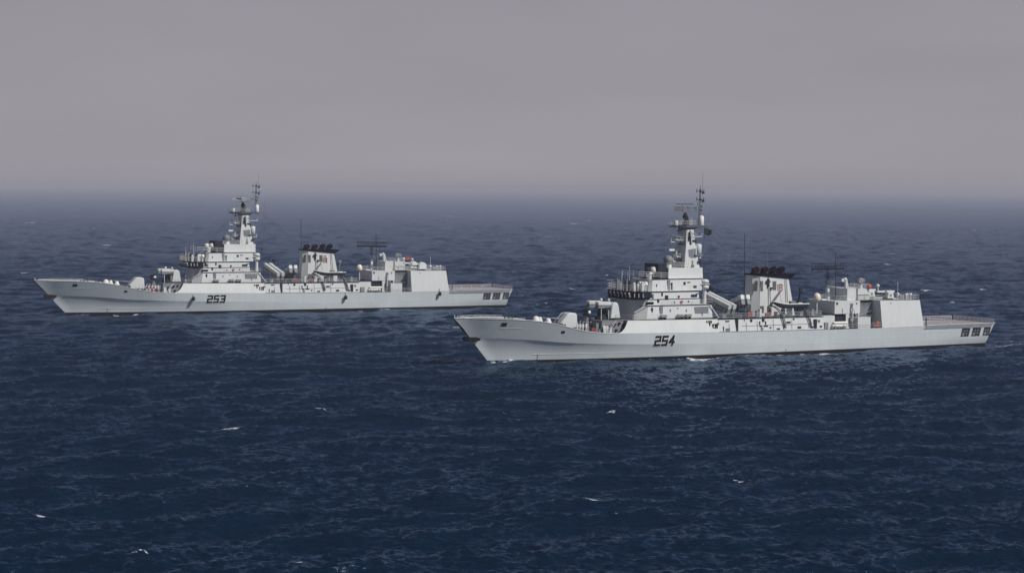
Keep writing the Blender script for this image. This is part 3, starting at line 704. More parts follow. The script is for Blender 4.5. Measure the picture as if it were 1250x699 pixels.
    bot = [(64.6, -1.3), (64.6, 1.3), (65.8, 2.25), (74.6, 2.25), (74.6, -2.25), (65.8, -2.25)]
    top = [(65.1, -1.1), (65.1, 1.1), (66.2, 1.95), (73.2, 1.95), (73.2, -1.95), (66.2, -1.95)]
    fn.prism(bot, top, 7.2, [15.3, 15.3, 15.2, 14.5, 14.5, 15.2])
    fun = P('funnel', fn, 'upper')
    c0 = [(64.9, -1.25), (64.9, 1.25), (66.1, 2.1), (73.4, 2.1), (73.4, -2.1), (66.1, -2.1)]
    c1 = [(64.7, -1.4), (64.7, 1.4), (66.0, 2.25), (74.9, 2.1), (74.9, -2.1), (66.0, -2.25)]
    P('funnel_cap', MB().prism(c0, c1, [15.3, 15.3, 15.2, 14.48, 14.48, 15.2], [15.6, 15.6, 15.58, 15.45, 15.45, 15.58]), 'capblue', fun)
    def ft(h): return 2.25 - .3 * (h - 7.2) / 7.7
    for i, (s, t) in enumerate(((66.2, 0), (68.4, 0), (70.45, 0), (72.4, 0))):
        e = MB(); r = .68
        e.lathe((s, t, 15.5), [(r, 0), (r, .45)], 12)
        e.lathe((s + .12, t, 15.95), [(r, 0), (r * 1.02, .25), (r * .8, .6), (r * .4, .8), (0, .86)], 12, axis=(.3, 0, 1))
        e.lathe((s + .1, t, 16.05), [(r * .9, 0), (r * .85, .7), (r * .7, 1.0), (r * .5, 1.0), (r * .45, .8)], 12, axis=(1, 0, .55))
        P('exhaust_pipe', e, 'capred' if i < 2 else 'capblue', fun)
    P('exhaust_pipe', MB().tube((71.4, .8, 15.4), (71.9, .9, 16.2), .3), 'capblue', fun)
    # louvres: slatted frames
    for (s0, s1, h0, h1) in ((66.3, 66.95, 12.2, 14.2), (69.3, 70.15, 12.35, 14.1), (66.2, 67.1, 7.9, 9.3)):
        tl = ft((h0 + h1) / 2)
        lv = P('louvre', MB().box(s0, s1, tl - .25, tl + .06, h0, h1), 'louvre', fun)
        sl = MB(); k = int((h1 - h0) / .25)
        for i in range(k): sl.box(s0 + .06, s1 - .06, tl + .05, tl + .12, h0 + .06 + i * .25, h0 + .14 + i * .25)
        P('louvre_slats', sl, 'mid', fun)
    P('louvre', MB().add([(64.95, 1.66, 12.2), (65.5, 2.12, 12.2), (65.75, 1.98 + .02, 14.2), (65.25, 1.58, 14.2)], [(0, 1, 2, 3)]), 'louvre', fun)
    # red emblem: outlined upright panel
    em = MB(); tl = ft(12.9)
    if A:
        for a in ((70.5, 70.66, 12.1, 13.5), (70.95, 71.1, 12.1, 13.5), (71.5, 71.65, 12.2, 12.75), (71.5, 71.65, 12.9, 13.4), (71.0, 71.5, 13.38, 13.52), (71.0, 71.5, 12.75, 12.9), (71.0, 71.5, 12.1, 12.24)):
            em.box(a[0], a[1], tl - .1, tl + .07, a[2], a[3])
    else:
        em.box(70.35, 70.6, tl - .1, tl + .07, 12.1, 13.4); em.box(71.1, 71.35, tl - .1, tl + .07, 12.1, 13.4)
        em.box(70.6, 71.1, tl - .1, tl + .07, 13.3, 13.5); em.box(70.55, 71.15, tl - .1, tl + .07, 13.75, 13.95); em.box(70.75, 70.95, tl - .1, tl + .07, 12.2, 13.1)
    P('funnel_emblem', em, 'red', fun)
    P('funnel_fitting', MB().box(67.6, 68.5, tl - .1, tl + .4, 13.9, 14.2).box(68.0, 68.3, tl - .1, tl + .35, 13.0, 14.6).tube((68.2, tl + .15, 8), (68.2, tl + .05, 15.2), .06).tube((68.7, tl + .2, 7.5), (68.6, tl + .1, 13), .04).box(68.7, 69.2, tl - .1, tl + .4, 12.6, 12.9), 'dark', fun)
    P('funnel_edge', MB().tube((65.95, 2.27, 7.3), (66.25, 1.98, 15.1), .05), 'mid', fun)
    P('funnel_ladder', MB().tube((72.6, ft(10) + .1, 8), (72.2, ft(14) + .1, 14.4), .04).tube((73.0, ft(10) + .1, 8), (72.6, ft(14) + .1, 14.4), .04), 'mid', fun)
    P('whip_antenna', MB().tube((66.2, -3.2, 10.5), (66.1, -3.2, 23.3), .09, .05), 'dark')
    P('whip_antenna', MB().tube((65.4, -1.2, 8), (65.4, -1.2, 15.5), .04), 'mid')
    P('whip_antenna', MB().tube((71.2, -2.4, 15.3), (71.2, -2.4, 20.2), .03), 'mid')
    # ---------------- davit
    dv = MB(); dv.tube((66.6, 4.9, 7.3), (66.6, 5.0, 9.4), .3, n=8).tube((66.3, 5.0, 9.2), (68.5, 5.6, 12.25), .27, .2, n=6).tube((68.4, 5.5, 12.2), (68.75, 5.7, 10.2), .04, n=4)
    P('boat_davit', dv, 'mid')
    dv = MB(); dv.tube((73.3, 4.8, 7.2), (73.3, 4.9, 10.2), .14).tube((73.3, 4.9, 10.0), (73.8, 5.3, 12.4), .2).tube((73.5, 5.3, 12.5), (73.5, 5.5, 10.1), .05).box(73.4, 74.0, 5.0, 5.5, 12.2, 12.9)
    P('boat_davit', dv, 'dark' if A else 'mid')
    for s0 in (65.9, 72.1):
        for off in (0, .45):
            pts = []
            for i in range(9):
                q = i / 8; pts.append((s0 + off + 3.0 * math.sin(q * 1.45), 5.9 + .75 * q, 9.6 - 4.6 * (1 - math.cos(q * 1.45)) - .35 * q))
            P('davit_track', MB().path(pts, .1, 5), 'mid' if off else 'dark')
    # ---------------- radome, aft mast
    rd = P('radome_post', MB().tube((80.2, 2.0, 7.2), (80.2, 2.0, 10.1), .12).box(78.0, 82.2, 1.0, 5.2, 4.5, 7.2), 'upper')
    P('radome', MB().lathe((80.2, 2.0, 10.0), [(.55, 0), (.74, .15), (.76, .8), (.68, 1.15), (.45, 1.45), (.2, 1.58), (0, 1.6)], 16), 'cream', rd)
    am = MB(); am.prism(sq(83.9, 84.9, .5), sq(84.1, 84.6, .28), 6.0, 12.9)
    aft = P('aft_mast', am, 'upper')
    P('mast_arm', MB().profile([(81.9, 10.35), (84.0, 10.2), (84.0, 9.6), (83.2, 9.9)], -.3, .3).rail([(82, .2, 10.35), (84, .2, 10.35)], .8, .7, 2, .04).rail([(82, 1.2, 10.35), (82.2, -1.5, 10.35)], .8, .9, 2, .04), 'upper', aft)
    lt = MB()
    for ds, dt in ((-.25, -.25), (.25, -.25), (-.25, .25), (.25, .25)): lt.tube((84.3 + ds, dt, 12.8), (84.3 + ds * .6, dt * .6, 16.4), .06, n=4)
    for k in range(6): lt.tube((84.1, -.2, 13 + k * .55), (84.5, .2, 13.5 + k * .55), .04, n=4)
    P('lattice_mast', lt, 'dark', aft)
    P('mast_platform', MB().box(83.8, 86.0, -.7, .7, 12.75, 12.87).rail([(83.8, .7, 12.87), (86.0, .7, 12.87), (86, -.7, 12.87)], .9, .8, 3, .05), 'mid', aft)
    yg = MB()
    ang = 0 if A else R(38)
    def yp(x, z, dt=0): return (84.2 + x * math.cos(ang), x * math.sin(ang) + dt, z)
    W_ = 4.1
    yg.tube(yp(-W_ + .2, 16.25), yp(W_, 16.25), .2, n=4).tube(yp(-W_, 17.3), yp(W_ - .2, 17.3), .07, n=4).tube(yp(-W_ + .1, 15.5), yp(-W_ + 1.8, 15.5), .05, n=4)
    for i in range(11):
        x = -W_ + .25 + i * (2 * W_ - .3) / 10
        yg.tube(yp(x, 15.6 if i in (0, 2, 8, 10) else 16.2), yp(x, 17.35), .05, n=4).tube(yp(x, 16.9, 0), yp(x, 16.9, 1.3), .04, n=4).tube(yp(x, 16.3, 0), yp(x, 16.3, 1.3), .04, n=4)
    P('air_search_antenna', yg, 'dark', aft)
    P('whip_antenna', MB().tube((85.0, 1.8, 9.9), (84.85, 1.8, 19.6), .09, .05), 'dark')
    # ---------------- aft houses
    b = MB(); b.box(82.75, 88.7, -4.5, 4.5, 7.45, 10.0)
    ah = P('aft_house', b, 'upper')
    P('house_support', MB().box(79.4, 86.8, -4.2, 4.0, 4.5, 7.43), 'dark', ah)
    P('house_leg', MB().box(85.6, 87.0, 4.0, 4.45, 4.5, 7.43), 'upper', ah)
    for (s, h, w, hh, mm) in ((83.1, 9.3, .4, .45, 'dark'), (86.6, 8.6, .7, .9, 'mid'), (86.8, 8.8, .35, .5, 'dark'), (84.6, 7.6, .1, .9, 'mid'), (88.1, 9.3, .2, .3, 'dark')):
        P('wall_fitting', MB().box(s, s + w, 4.3, 4.58, h, h + hh), mm, ah)
    P('crane_post', MB().tube((86.9, 4.9, 4.6), (86.9, 4.9, 9.0), .16).tube((86.9, 4.9, 8.9), (87.6, 5.2, 7.0), .1), 'upper')
    P('wall_fitting', MB().box(86.3, 86.7, 4.4, 4.6, 5.0, 6.6), 'dark', ah)
    P('guard_rail', MB().rail([(82.8, 0, 10.0), (82.8, 4.4, 10.0), (88.6, 4.4, 10.0), (93, 4.4, 10.0)], 1.0, 1.4, 3, .035), 'upper')
    P('after_gangway', MB().box(88.7, 93.2, -4.5, 3.6, 9.7, 9.98), 'dark', ah)
    uh = P('aft_control_house', MB().box(87.0, 89.2, -3, 3.0, 10.0, 12.4).box(89.7, 92.6, -3, 3.0, 10.0, 12.3).box(89.2, 89.7, -2.8, 2.6, 10, 12.2), 'upper')
    P('deck_edge', MB().box(89.7, 92.6, 3.0, 3.05, 11.0, 11.08).box(92.2, 92.35, 3, 3.05, 11.6, 12.1), 'dark', uh)
    P('guard_rail', MB().rail([(87.0, 3, 12.4), (92.6, 3, 12.35), (92.6, -3, 12.35)], .9, 1.2, 3, .035), 'upper', uh)
    P('optical_director', MB().tube((86.6, 3.0, 12.4), (86.5, 3.0, 14.0), .32, .28, 8).ball((86.4, 3.0, 14.2), .42, 8).box(85.4, 86.1, 2.8, 3.2, 13.8, 14.4).tube((86.9, 2.8, 14.2), (87.2, 3.0, 12.4), .15), 'upper')
    dd = P('aft_director', MB().lathe((90.8, 2.4, 12.3), [(.5, 0), (.4, .4), (.3, .9)], 10), 'upper')
    P('director_dish', MB().lathe((90.5, 2.7, 13.8), [(.1, -.3), (.55, -.1), (.65, .3), (.2, .1)], 12, axis=(-.3, .9, .2)).lathe((91.3, 2.6, 13.9), [(.1, -.2), (.35, 0), (.4, .25)], 10, axis=(.6, .7, .2)).box(90.2, 91.5, 2.0, 2.6, 13.0, 13.6), 'mid', dd)
    P('lower_aft_house', MB().box(87.4, 90.6, 3.4, 6.0, 4.5, 6.75), 'upper')
    P('aft_recess_shade', MB().box(89.0, 93.0, -4, 3.5, 4.5, 9.5), 'mid')  # grey block standing in for the shaded gap ahead of the hangar
    P('ladder', MB().tube((89.3, 4.2, 7), (92.0, 4.4, 7.9), .06).tube((89.2, 4.2, 7.7), (92.6, 4.2, 7.7), .05).box(89.0, 90.3, 3.6, 4.4, 7.0, 7.6).box(88.9, 92.4, 3.4, 4.6, 6.85, 6.95), 'mid')
    P('aft_pillar', MB().box(88.75, 89.15, 4.0, 4.4, 4.5, 10.0), 'upper')
    for (h, ds) in ((5.15, 0), (5.75, .3)):
        P('life_raft', MB().lathe((81.3 + ds, 5.5, h), [(.05, 0), (.25, .06), (.28, .3), (.28, 3.2), (.25, 3.45), (.05, 3.5)], 10, axis=(1, 0, 0)), 'white')
    P('raft_cradle', MB().box(81.8, 82.0, 5.1, 5.9, 4.5, 5.3).box(84.0, 84.2, 5.1, 5.9, 4.5, 5.3), 'mid')
    P('guard_rail', MB().rail([(79, 6.4, 4.55), (92.9, 6.4, 4.55)], 1.05, 1.7, 3, .03), 'upper')
    P('deck_locker', MB().box(79.3, 80.2, 5.0, 5.8, 4.5, 5.9), 'mid')
    P('whip_antenna', MB().tube((92.6, 4.4, 10), (92.6, 4.4, 10.9), .05), 'white')
    # ---------------- hangar
    hg = MB(); hg.prism([(93.1, -6.6), (93.1, 6.6), (103.85, 6.55), (103.85, -6.55)], [(93.0, -5.95), (93.0, 5.95), (103.2, 5.95), (103.2, -5.95)], 4.55, [10.05, 10.05, 9.95, 9.95])
    hang = P('hangar', hg, 'upper')
    P('hangar_roof_edge', MB().path([(93.0, 5.97, 10.08), (103.2, 5.97, 9.98)], .05), 'dark', hang)
    P('hangar_door', MB().add([(103.82 - .02, 3.6, 4.7), (103.82 - .02, -3.6, 4.7), (103.33, -3.6, 9.3), (103.33, 3.6, 9.3)], [(0, 1, 2, 3)]), 'mid', hang)
    P('wall_fitting', MB().box(95.6, 95.75, 5.9, 6.1, 9.3, 9.5), 'dark', hang)
    P('guard_rail', MB().rail([(97.8, 5.7, 10.0), (103.1, 5.8, 9.95), (103.1, -5.8, 9.95), (94, -5.8, 10.0)], 1.0, 1.1, 3, .035), 'upper', hang)
    P('guard_rail', MB().rail([(88.7, 4.4, 10.0), (94.5, 5.2, 10.05)], .9, 1.3, 3, .03), 'mid', hang)
    for t in (3.0, -3.0):
        if A:
            cw = P('close_in_gun', MB().profile([(96.6, 10.1), (96.9, 11.4), (96.4, 11.5), (96.4, 11.8), (98.5, 11.8), (98.5, 11.5), (98.1, 11.4), (98.4, 10.1)], t - .8, t + .8, .1), 'upper')
        else:
            cw = P('close_in_gun', MB().profile([(96.2, 10.1), (96.2, 11.3), (96.6, 11.9), (97.4, 12.1), (98.2, 11.8), (98.6, 11.2), (98.6, 10.1)], t - .9, t + .9, .25), 'upper')
        P('gun_mount', MB().lathe((97.3, t, 9.95), [(1.2, 0), (1.1, .3)], 14), 'dark', cw)
        P('gun_barrels', MB().tube((96.5, t, 11.0), (94.2, t, 11.25), .16, .13, 8), 'dark', cw)
        P('gun_sensor', MB().box(94.4, 96.3, t - .35, t + .35, 11.45, 11.8).tube((94.9, t, 11.7), (94.7, t, 12.5), .1).lathe((94.6, t + .1, 12.75), [(.1, -.3), (.36, -.15), (.38, .2), (.1, .35)], 10, axis=(-.5, .7, .5)), 'upper', cw)
        P('gun_hatch', MB().box(97.2, 97.7, t + .8, t + .86, 10.6, 11.1), 'mid', cw)
    P('whip_antenna', MB().tube((99.9, 3, 10), (99.9, 3, 13.5), .04, .03).lathe((99.9, 3, 10.6), [(.1, 0), (.4, .3), (.2, .7)], 8), 'white')
    for s in (98.8, 101.4, 102.4): P('roof_lamp', MB().tube((s, 4.0, 10), (s, 4.0, 11), .06).box(s - .25, s + .25, 3.8, 4.2, 10.9, 11.2), 'white' if s > 100 else 'mid')
    for s in (100.6, 101.9): P('roof_locker', MB().box(s, s + .9, 2, 3, 9.95, 10.8), 'mid')
    # ---------------- flight deck nets
    for side in (1, -1):
        n_ = 6; s0 = 104.3; w = (122.6 - s0) / n_
        for i in range(n_):
            a = s0 + i * w + .08; b_ = s0 + (i + 1) * w - .08
            tb0 = float(b_deck(a)) * side
            mb = MB(); hh = .9 if side < 0 else .25
            to = .7 if side > 0 else .2
            base = np.array([a, tb0, 4.55]); ex = np.array([b_ - a, 0, 0]); ey = np.array([0, side * to, hh])
            mb.path([tuple(base), tuple(base + ex), tuple(base + ex + ey), tuple(base + ey), tuple(base)], .06, 4)
            for k in range(1, 7): q = k / 7; mb.tube(base + ex * q, base + ex * q + ey, .035, n=4)
            for k in range(1, 3): q = k / 3; mb.tube(base + ey * q, base + ey * q + ex, .045, n=4)
            P('safety_net', mb, 'net')
    mb = MB()
    for k in range(10):
        t = -5.6 + k * 1.2
        mb.box(122.95, 123.0, t, t + 1.1, 4.6, 4.7)
    P('deck_edge_light', MB().box(122.7, 123.0, -6, 6, 4.6, 4.68), 'white')
    P('stern_net', MB().rail([(122.9, -6.2, 4.6), (122.9, 6.2, 4.6)], .95, 1.2, 5, .05), 'net')
    P('flagstaff', MB().tube((105.0, 5.9, 4.6), (105.0, 5.9, 6.2), .12), 'dark')

    # ================= things that rest on the ship
    T = S.thing; nm_ = S.tail
    base = (70.8, 5.6, 8.9)
    hb2 = MB(); G = []
    for i in range(15):
        q = i / 14; s = 66.8 + 7.9 * q
        bw = 1.15 * math.sin(math.pi * min(1, (q * 1.02 + .02)) * .5) ** .5 if q < .7 else 1.15
        kh_ = 8.95 + (1.25 * (1 - q / .35) ** 2 if q < .35 else 0) * .9; gh = 9.75 + .55 * max(0, 1 - q / .4) ** 1.5
        G.append([(s, 5.6 - bw, gh), (s, 5.6 - bw * .8, (gh + kh_) / 2 - .15), (s, 5.6, kh_), (s, 5.6 + bw * .8, (gh + kh_) / 2 - .15), (s, 5.6 + bw, gh), (s, 5.6 + bw * .6, gh - .15), (s, 5.6, gh - .3), (s, 5.6 - bw * .6, gh - .15), (s, 5.6 - bw, gh)])
    hb2.grid(G, True); hb2.add([G[-1][j] for j in range(8)], [tuple(range(8))])
    boat = T('ship_boat', hb2, 'rub', base, 'dark boat with pale gunwale hanging from davits beside the funnel of ' + nm_, 'boat', 'boats on davits of ' + nm_)
    tb2 = MB()
    for sd in (1, -1): tb2.path([(66.8 + 7.9 * i / 14, 5.6 + sd * (1.15 * math.sin(math.pi * min(1, (i / 14 * 1.02 + .02)) * .5) ** .5 if i < 10 else 1.15), 9.8 + .55 * max(0, 1 - (i / 14) / .4) ** 1.5) for i in range(15)], .14, 6)
    S.sub('boat_gunwale', tb2, 'upper', base, boat)
    S.sub('boat_console', MB().box(70.9, 72.0, 5.2, 6.0, 9.4, 10.35).box(72.3, 72.7, 5.0, 6.2, 9.4, 9.9), 'mid', base, boat)
    S.sub('boat_engine', MB().box(74.4, 75.0, 5.3, 5.9, 9.2, 10.2), 'dark', base, boat)
    # flag
    if A:
        base = (53.9, .4, 25.0); G = []
        for i in range(13):
            q = i / 12; row = []
            for j in range(7):
                r = j / 6
                row.append((53.95 + 1.65 * q, .4 + .25 * math.sin(q * 7 + r), 24.7 - 1.45 * r * (1 - .25 * q) - .35 * q - .12 * math.sin(q * 9 + r * 2)))
            G.append(row)
        T('flag', MB().grid(G, True), 'flaggreen', base, 'dark flag flying from the yard of the mast on ' + nm_, 'flag')
        b2 = (92.4, 3.2, 12.2); mb = MB()
        mb.lathe((92.45, 3.25, 12.75), [(.2, -.1), (.45, -.1), (.45, .1), (.2, .1)], 14, axis=(.2, 1, 0))
        T('life_buoy', mb, 'orange', b2, 'orange life buoy on the rail of the upper aft house of ' + nm_, 'life buoy')
        rng = [(91.9, 6.2, 5.0), (92.3, 6.2, 5.6), (92.4, 6.2, 4.9)]
        for p in rng:
            mb = MB().lathe(p, [(.14, -.06), (.29, -.06), (.29, .06), (.14, .06)], 12, axis=(.1, 1, 0))
            T('life_buoy', mb, 'orange', p, 'red life buoy on the low rail just ahead of the hangar of ' + nm_, 'life buoy', 'life buoys ahead of the hangar')
    else:
        base = (93.1, 2.5, 12.3); G = []
        for i in range(10):
            q = i / 9; G.append([(93.1 + 1.45 * q, 2.5 + .2 * math.sin(q * 6), 13.5 - .25 * q - .1 * math.sin(q * 5)), (93.1 + 1.45 * q, 2.5 + .2 * math.sin(q * 6 + .5), 12.7 + .3 * q)])
        T('flag', MB().grid(G, True), 'orange', base, 'small orange red flag flying above the upper aft house of ' + nm_, 'flag')

# ------------------------------------------------------------------ people
def make_body(pose):
    """one continuous skinned figure, feet at z=0, facing -y"""
    arm = {'rest': [(.2, -.02, 1.43), (.25, .0, 1.15), (.25, -.06, .92), (.25, -.09, .80)],
           'rail': [(.2, -.02, 1.43), (.27, -.05, 1.17), (.2, -.28, 1.06), (.17, -.37, 1.04)]}[pose]
    V = [(0, 0, .95), (0, 0, 1.1), (0, .01, 1.3), (0, 0, 1.46), (0, -.01, 1.53), (0, -.02, 1.62), (0, -.025, 1.72)]
    Rr = [(.155, .11), (.14, .10), (.17, .115), (.09, .07), (.055, .055), (.088, .10), (.07, .085)]
    E = [(0, 1), (1, 2), (2, 3), (3, 4), (4, 5), (5, 6)]
    for sx in (1, -1):
        i = len(V)
        V += [(sx * .09, 0, .86), (sx * .10, -.01, .48), (sx * .10, .02, .09), (sx * .10, -.12, .04)]
        Rr += [(.088, .09), (.06, .062), (.042, .045), (.045, .03)]
        E += [(0, i), (i, i + 1), (i + 1, i + 2), (i + 2, i + 3)]
        i = len(V)
        V += [(sx * p[0], p[1], p[2]) for p in arm]
        Rr += [(.058, .058), (.045, .045), (.033, .033), (.036, .022)]
        E += [(2, i), (i, i + 1), (i + 1, i + 2), (i + 2, i + 3)]
        j = len(V); hx = arm[3]
        dv = np.array(arm[3]) - np.array(arm[2]); dv /= np.linalg.norm(dv)
        for kf, (fx, fl) in enumerate(((-.028, .06), (-.01, .072), (.008, .068), (.024, .052))):
            V += [(sx * hx[0] + dv[0] * fl * sx, hx[1] + dv[1] * fl + fx, hx[2] + dv[2] * fl)]; Rr += [(.009, .009)]; E += [(i + 3, len(V) - 1)]
        V += [(sx * (hx[0] - .03), hx[1] - .045, hx[2] + .0)]; Rr += [(.011, .011)]; E += [(i + 3, len(V) - 1)]
    me = bpy.data.meshes.new('person_skeleton'); me.from_pydata(V, E, [])
    o = bpy.data.objects.new('person_skeleton', me); col.objects.link(o)
    md = o.modifiers.new('skin', 'SKIN'); md.use_smooth_shade = True
    sv = me.skin_vertices
    if not sv:
        import bmesh
        bm = bmesh.new(); bm.from_mesh(me); bm.verts.layers.skin.verify(); bm.to_mesh(me); bm.free(); sv = me.skin_vertices
    for k, r in enumerate(Rr): sv[0].data[k].radius = r
    sv[0].data[0].use_root = True
    o.modifiers.new('sub', 'SUBSURF').levels = 1
    dg = bpy.context.evaluated_depsgraph_get(); dg.update()
    res = bpy.data.meshes.new_from_object(o.evaluated_get(dg))
    bpy.data.objects.remove(o)
    return res
def dress(me, top, legs, wrist):
    me = me.copy(); me.materials.clear()
    for m_ in (MT['skin'], MT[top], MT[legs], MT['black']): me.materials.append(m_)
    for p in me.polygons:
        c = p.center
        if c.z > 1.50: i = 0
        elif c.z < .1: i = 3
        elif abs(c.x) > .15 and (c.z < wrist and c.z > .7) and (c.y < -.02): i = 0
        elif c.z < .98 and abs(c.x) < .19: i = 2
        else: i = 1
        p.material_index = i; p.use_smooth = True
    return me
BODY = {p: make_body(p) for p in ('rest', 'rail')}
KIT = {'white': dress(BODY['rest'], 'wcloth', 'wcloth', .93), 'navy': dress(BODY['rest'], 'ncloth', 'ncloth', .93),
       'whiterail': dress(BODY['rail'], 'wcloth', 'wcloth', .9), 'redtop': dress(BODY['rest'], 'red', 'wcloth', .93)}
def cap_mesh():
    mb = MB(); mb.lathe((0, .0, 1.70), [(.098, 0), (.10, .03), (.125, .07), (.12, .10), (0, .11)], 12)
    mb.box(-.07, .07, -.17, -.08, 1.705, 1.72)
    me = bpy.data.meshes.new('cap'); me.from_pydata(mb.v, [], mb.f); me.materials.append(MT['wcloth']); return me
CAP = cap_mesh()
def person(S, s, t, h, kit, face, label, group=None):
    o = bpy.data.objects.new('person', KIT[kit]); col.objects.link(o)
    o.location = S.world((s, t, h)); o.rotation_euler = (0, 0, S.yaw + face)
    k = random.uniform(.97, 1.03); o.scale = (k, k, k)
    tag(o, label, 'person', group)
    c = bpy.data.objects.new('cap', CAP); col.objects.link(c); c.parent = o
    return o

SA = Ship(-10.4927, 355.4786, 28.5456, 1.0, 1.0, 0.0,
          'nearer grey frigate with number 254 on its bow, foremost and right of the two warships', 'the nearer frigate')
SB = Ship(-117.7803, 484.1677, 24.6382, 1.0307, .98506, 1.8459,
          'farther grey frigate with number 253 on its bow, behind and left of frigate 254', 'the farther frigate')
build_frigate(SA, '254', 'A', True)
build_frigate(SB, '253', 'B', False)

# crew: navy row behind, white row in front, on the foredeck abaft the gun
for S, nn, rows in ((SA, '254', 4), (SB, '253', 7)):
    for i in range(rows):
        s = 26.0 - i * .0 + (i - rows / 2) * .75
        s = 24.9 + i * (.75 if rows == 4 else .62)
        person(S, s + 1.0, 1.2, float(h_deck(s)) - .05, 'navy', random.uniform(-.2, .2), 'sailor in navy uniform in the back row behind the gun of the ' + ('nearer' if nn == '254' else 'farther') + ' frigate', 'navy sailors on frigate ' + nn)
        person(S, 23.4 + i * (.62 if rows == 4 else .72) + random.uniform(-.1, .1), 4.3, float(h_deck(24)) - .25, 'white', random.uniform(-.3, .3), 'sailor in white uniform in the front row behind the gun of the ' + ('nearer' if nn == '254' else 'farther') + ' frigate', 'white uniformed sailors on frigate ' + nn)
for i, s in enumerate((28.6, 29.4)):
    person(SA, s, 5.2, 5.2, 'white', .3, ('white uniformed sailor beside the red locker on the foredeck of the nearer frigate', 'white uniformed sailor at the foot of the deckhouse ladder of the nearer frigate')[i])
for i in range(3):
    person(SB, 24.8 + i * .8, 5.2, 5.35, 'redtop', .2, 'sailor in red vest and white trousers near the gunwale of the farther frigate', 'red vested sailors on frigate 253')
person(SB, 34.6, 3.4, 7.45, 'redtop', 0, 'lone sailor in red top and white trousers standing before the bridge of the farther frigate')
for i, (s, t) in enumerate(((37.4, 4.6), (36.3, 4.7), (38.2, 3.9))):
    person(SA, s, t, 12.8, 'whiterail', (.2, .5, -.2)[i], ('white uniformed sailor at the aft end of the bridge wing of the nearer frigate', 'white uniformed sailor on the bridge wing corner of the nearer frigate', 'white uniformed sailor between bridge wing and upper house of the nearer frigate')[i])
person(SB, 37.4, 4.6, 12.8, 'whiterail', .3, 'white uniformed sailor on the port bridge wing of the farther frigate')

# ------------------------------------------------------------------ the sea
def spectrum(Lt, N, l0, l1, rms, wdir, lp, seed, spread=2):
    rg = np.random.default_rng(seed)
    k = 2 * np.pi * np.fft.fftfreq(N, Lt / N)
    kx, ky = np.meshgrid(k, k, indexing='ij'); kk = np.hypot(kx, ky); kk[0, 0] = 1
    kp = 2 * np.pi / lp
    Pw = np.exp(-(kp / kk) ** 2 * 1.0) / kk ** 3.6
    c = (kx * math.cos(wdir) + ky * math.sin(wdir)) / kk
    Pw *= (np.abs(c) ** spread + .10)
    lam = 2 * np.pi / kk
    Pw[(lam > l1) | (lam < l0)] = 0; Pw[0, 0] = 0
    A = np.sqrt(Pw) * (rg.normal(size=(N, N)) + 1j * rg.normal(size=(N, N)))
    h = np.fft.ifft2(A).real; sc = rms / h.std()
    ux, uy = kx / kk, ky / kk
    dx = np.fft.ifft2(1j * ux * A).real * sc; dy = np.fft.ifft2(1j * uy * A).real * sc
    return h * sc, dx, dy
WD = R(-72)
BANDS = [(500., 512, 7, 60, .25, WD, 16, 1, 0.0, 3), (180., 768, 2.0, 7, .078, WD + .2, 9, 2, .3, 5), (61., 512, .6, 2.0, .058, WD - .15, 5, 3, -.25, 4)]
FIELDS = [(b[0], b[2], b[8]) + spectrum(*b[:8], b[9]) for b in BANDS]
def sample(F, Lt, x, y, rot):
    c, s_ = math.cos(rot), math.sin(rot); N = F[0].shape[0]
    u = ((x * c + y * s_) / Lt * N) % N; v = ((-x * s_ + y * c) / Lt * N) % N
    i = np.floor(u).astype(int) % N; j = np.floor(v).astype(int) % N; fu = u - np.floor(u); fv = v - np.floor(v)
    i2 = (i + 1) % N; j2 = (j + 1) % N; o = []
    for f in F: o.append(f[i, j] * (1 - fu) * (1 - fv) + f[i2, j] * fu * (1 - fv) + f[i, j2] * (1 - fu) * fv + f[i2, j2] * fu * fv)
    return o[0], o[1] * c - o[2] * s_, o[1] * s_ + o[2] * c
def sea_at(x, y, spacing):
    z = np.zeros_like(x); ox = np.zeros_like(x); oy = np.zeros_like(x)
    for Lt, lmin, rot, h, dx, dy in FIELDS:
        a = np.clip((lmin * 1.6 / spacing - .9) / 1.2, 0, 1)
        H_, X_, Y_ = sample((h, dx, dy), Lt, x, y, rot)
        z += H_ * a; ox += X_ * a * .85; oy += Y_ * a * .85
    return z, ox, oy
rr_ = [0.01, 30, 60, 90, 115, 135]; r = 150.0
while r < 30000:
    rr_.append(r); r += max(.24, r * (.0013 if r < 420 else .0019 if r < 900 else .0032)) if r < 4000 else r * .02
rr_ = np.array(rr_)
half = R(23); th = np.concatenate([np.linspace(R(90) - half, R(90) + half, 860), np.linspace(R(90) + half, R(450) - half, 90)[1:]])
Rg, Tg = np.meshgrid(rr_, th, indexing='ij')
X = Rg * np.cos(Tg); Y = Rg * np.sin(Tg)
sp = np.maximum(np.gradient(rr_)[:, None] * np.ones_like(Tg), Rg * np.gradient(th)[None, :])
Z, OX, OY = sea_at(X, Y, sp)
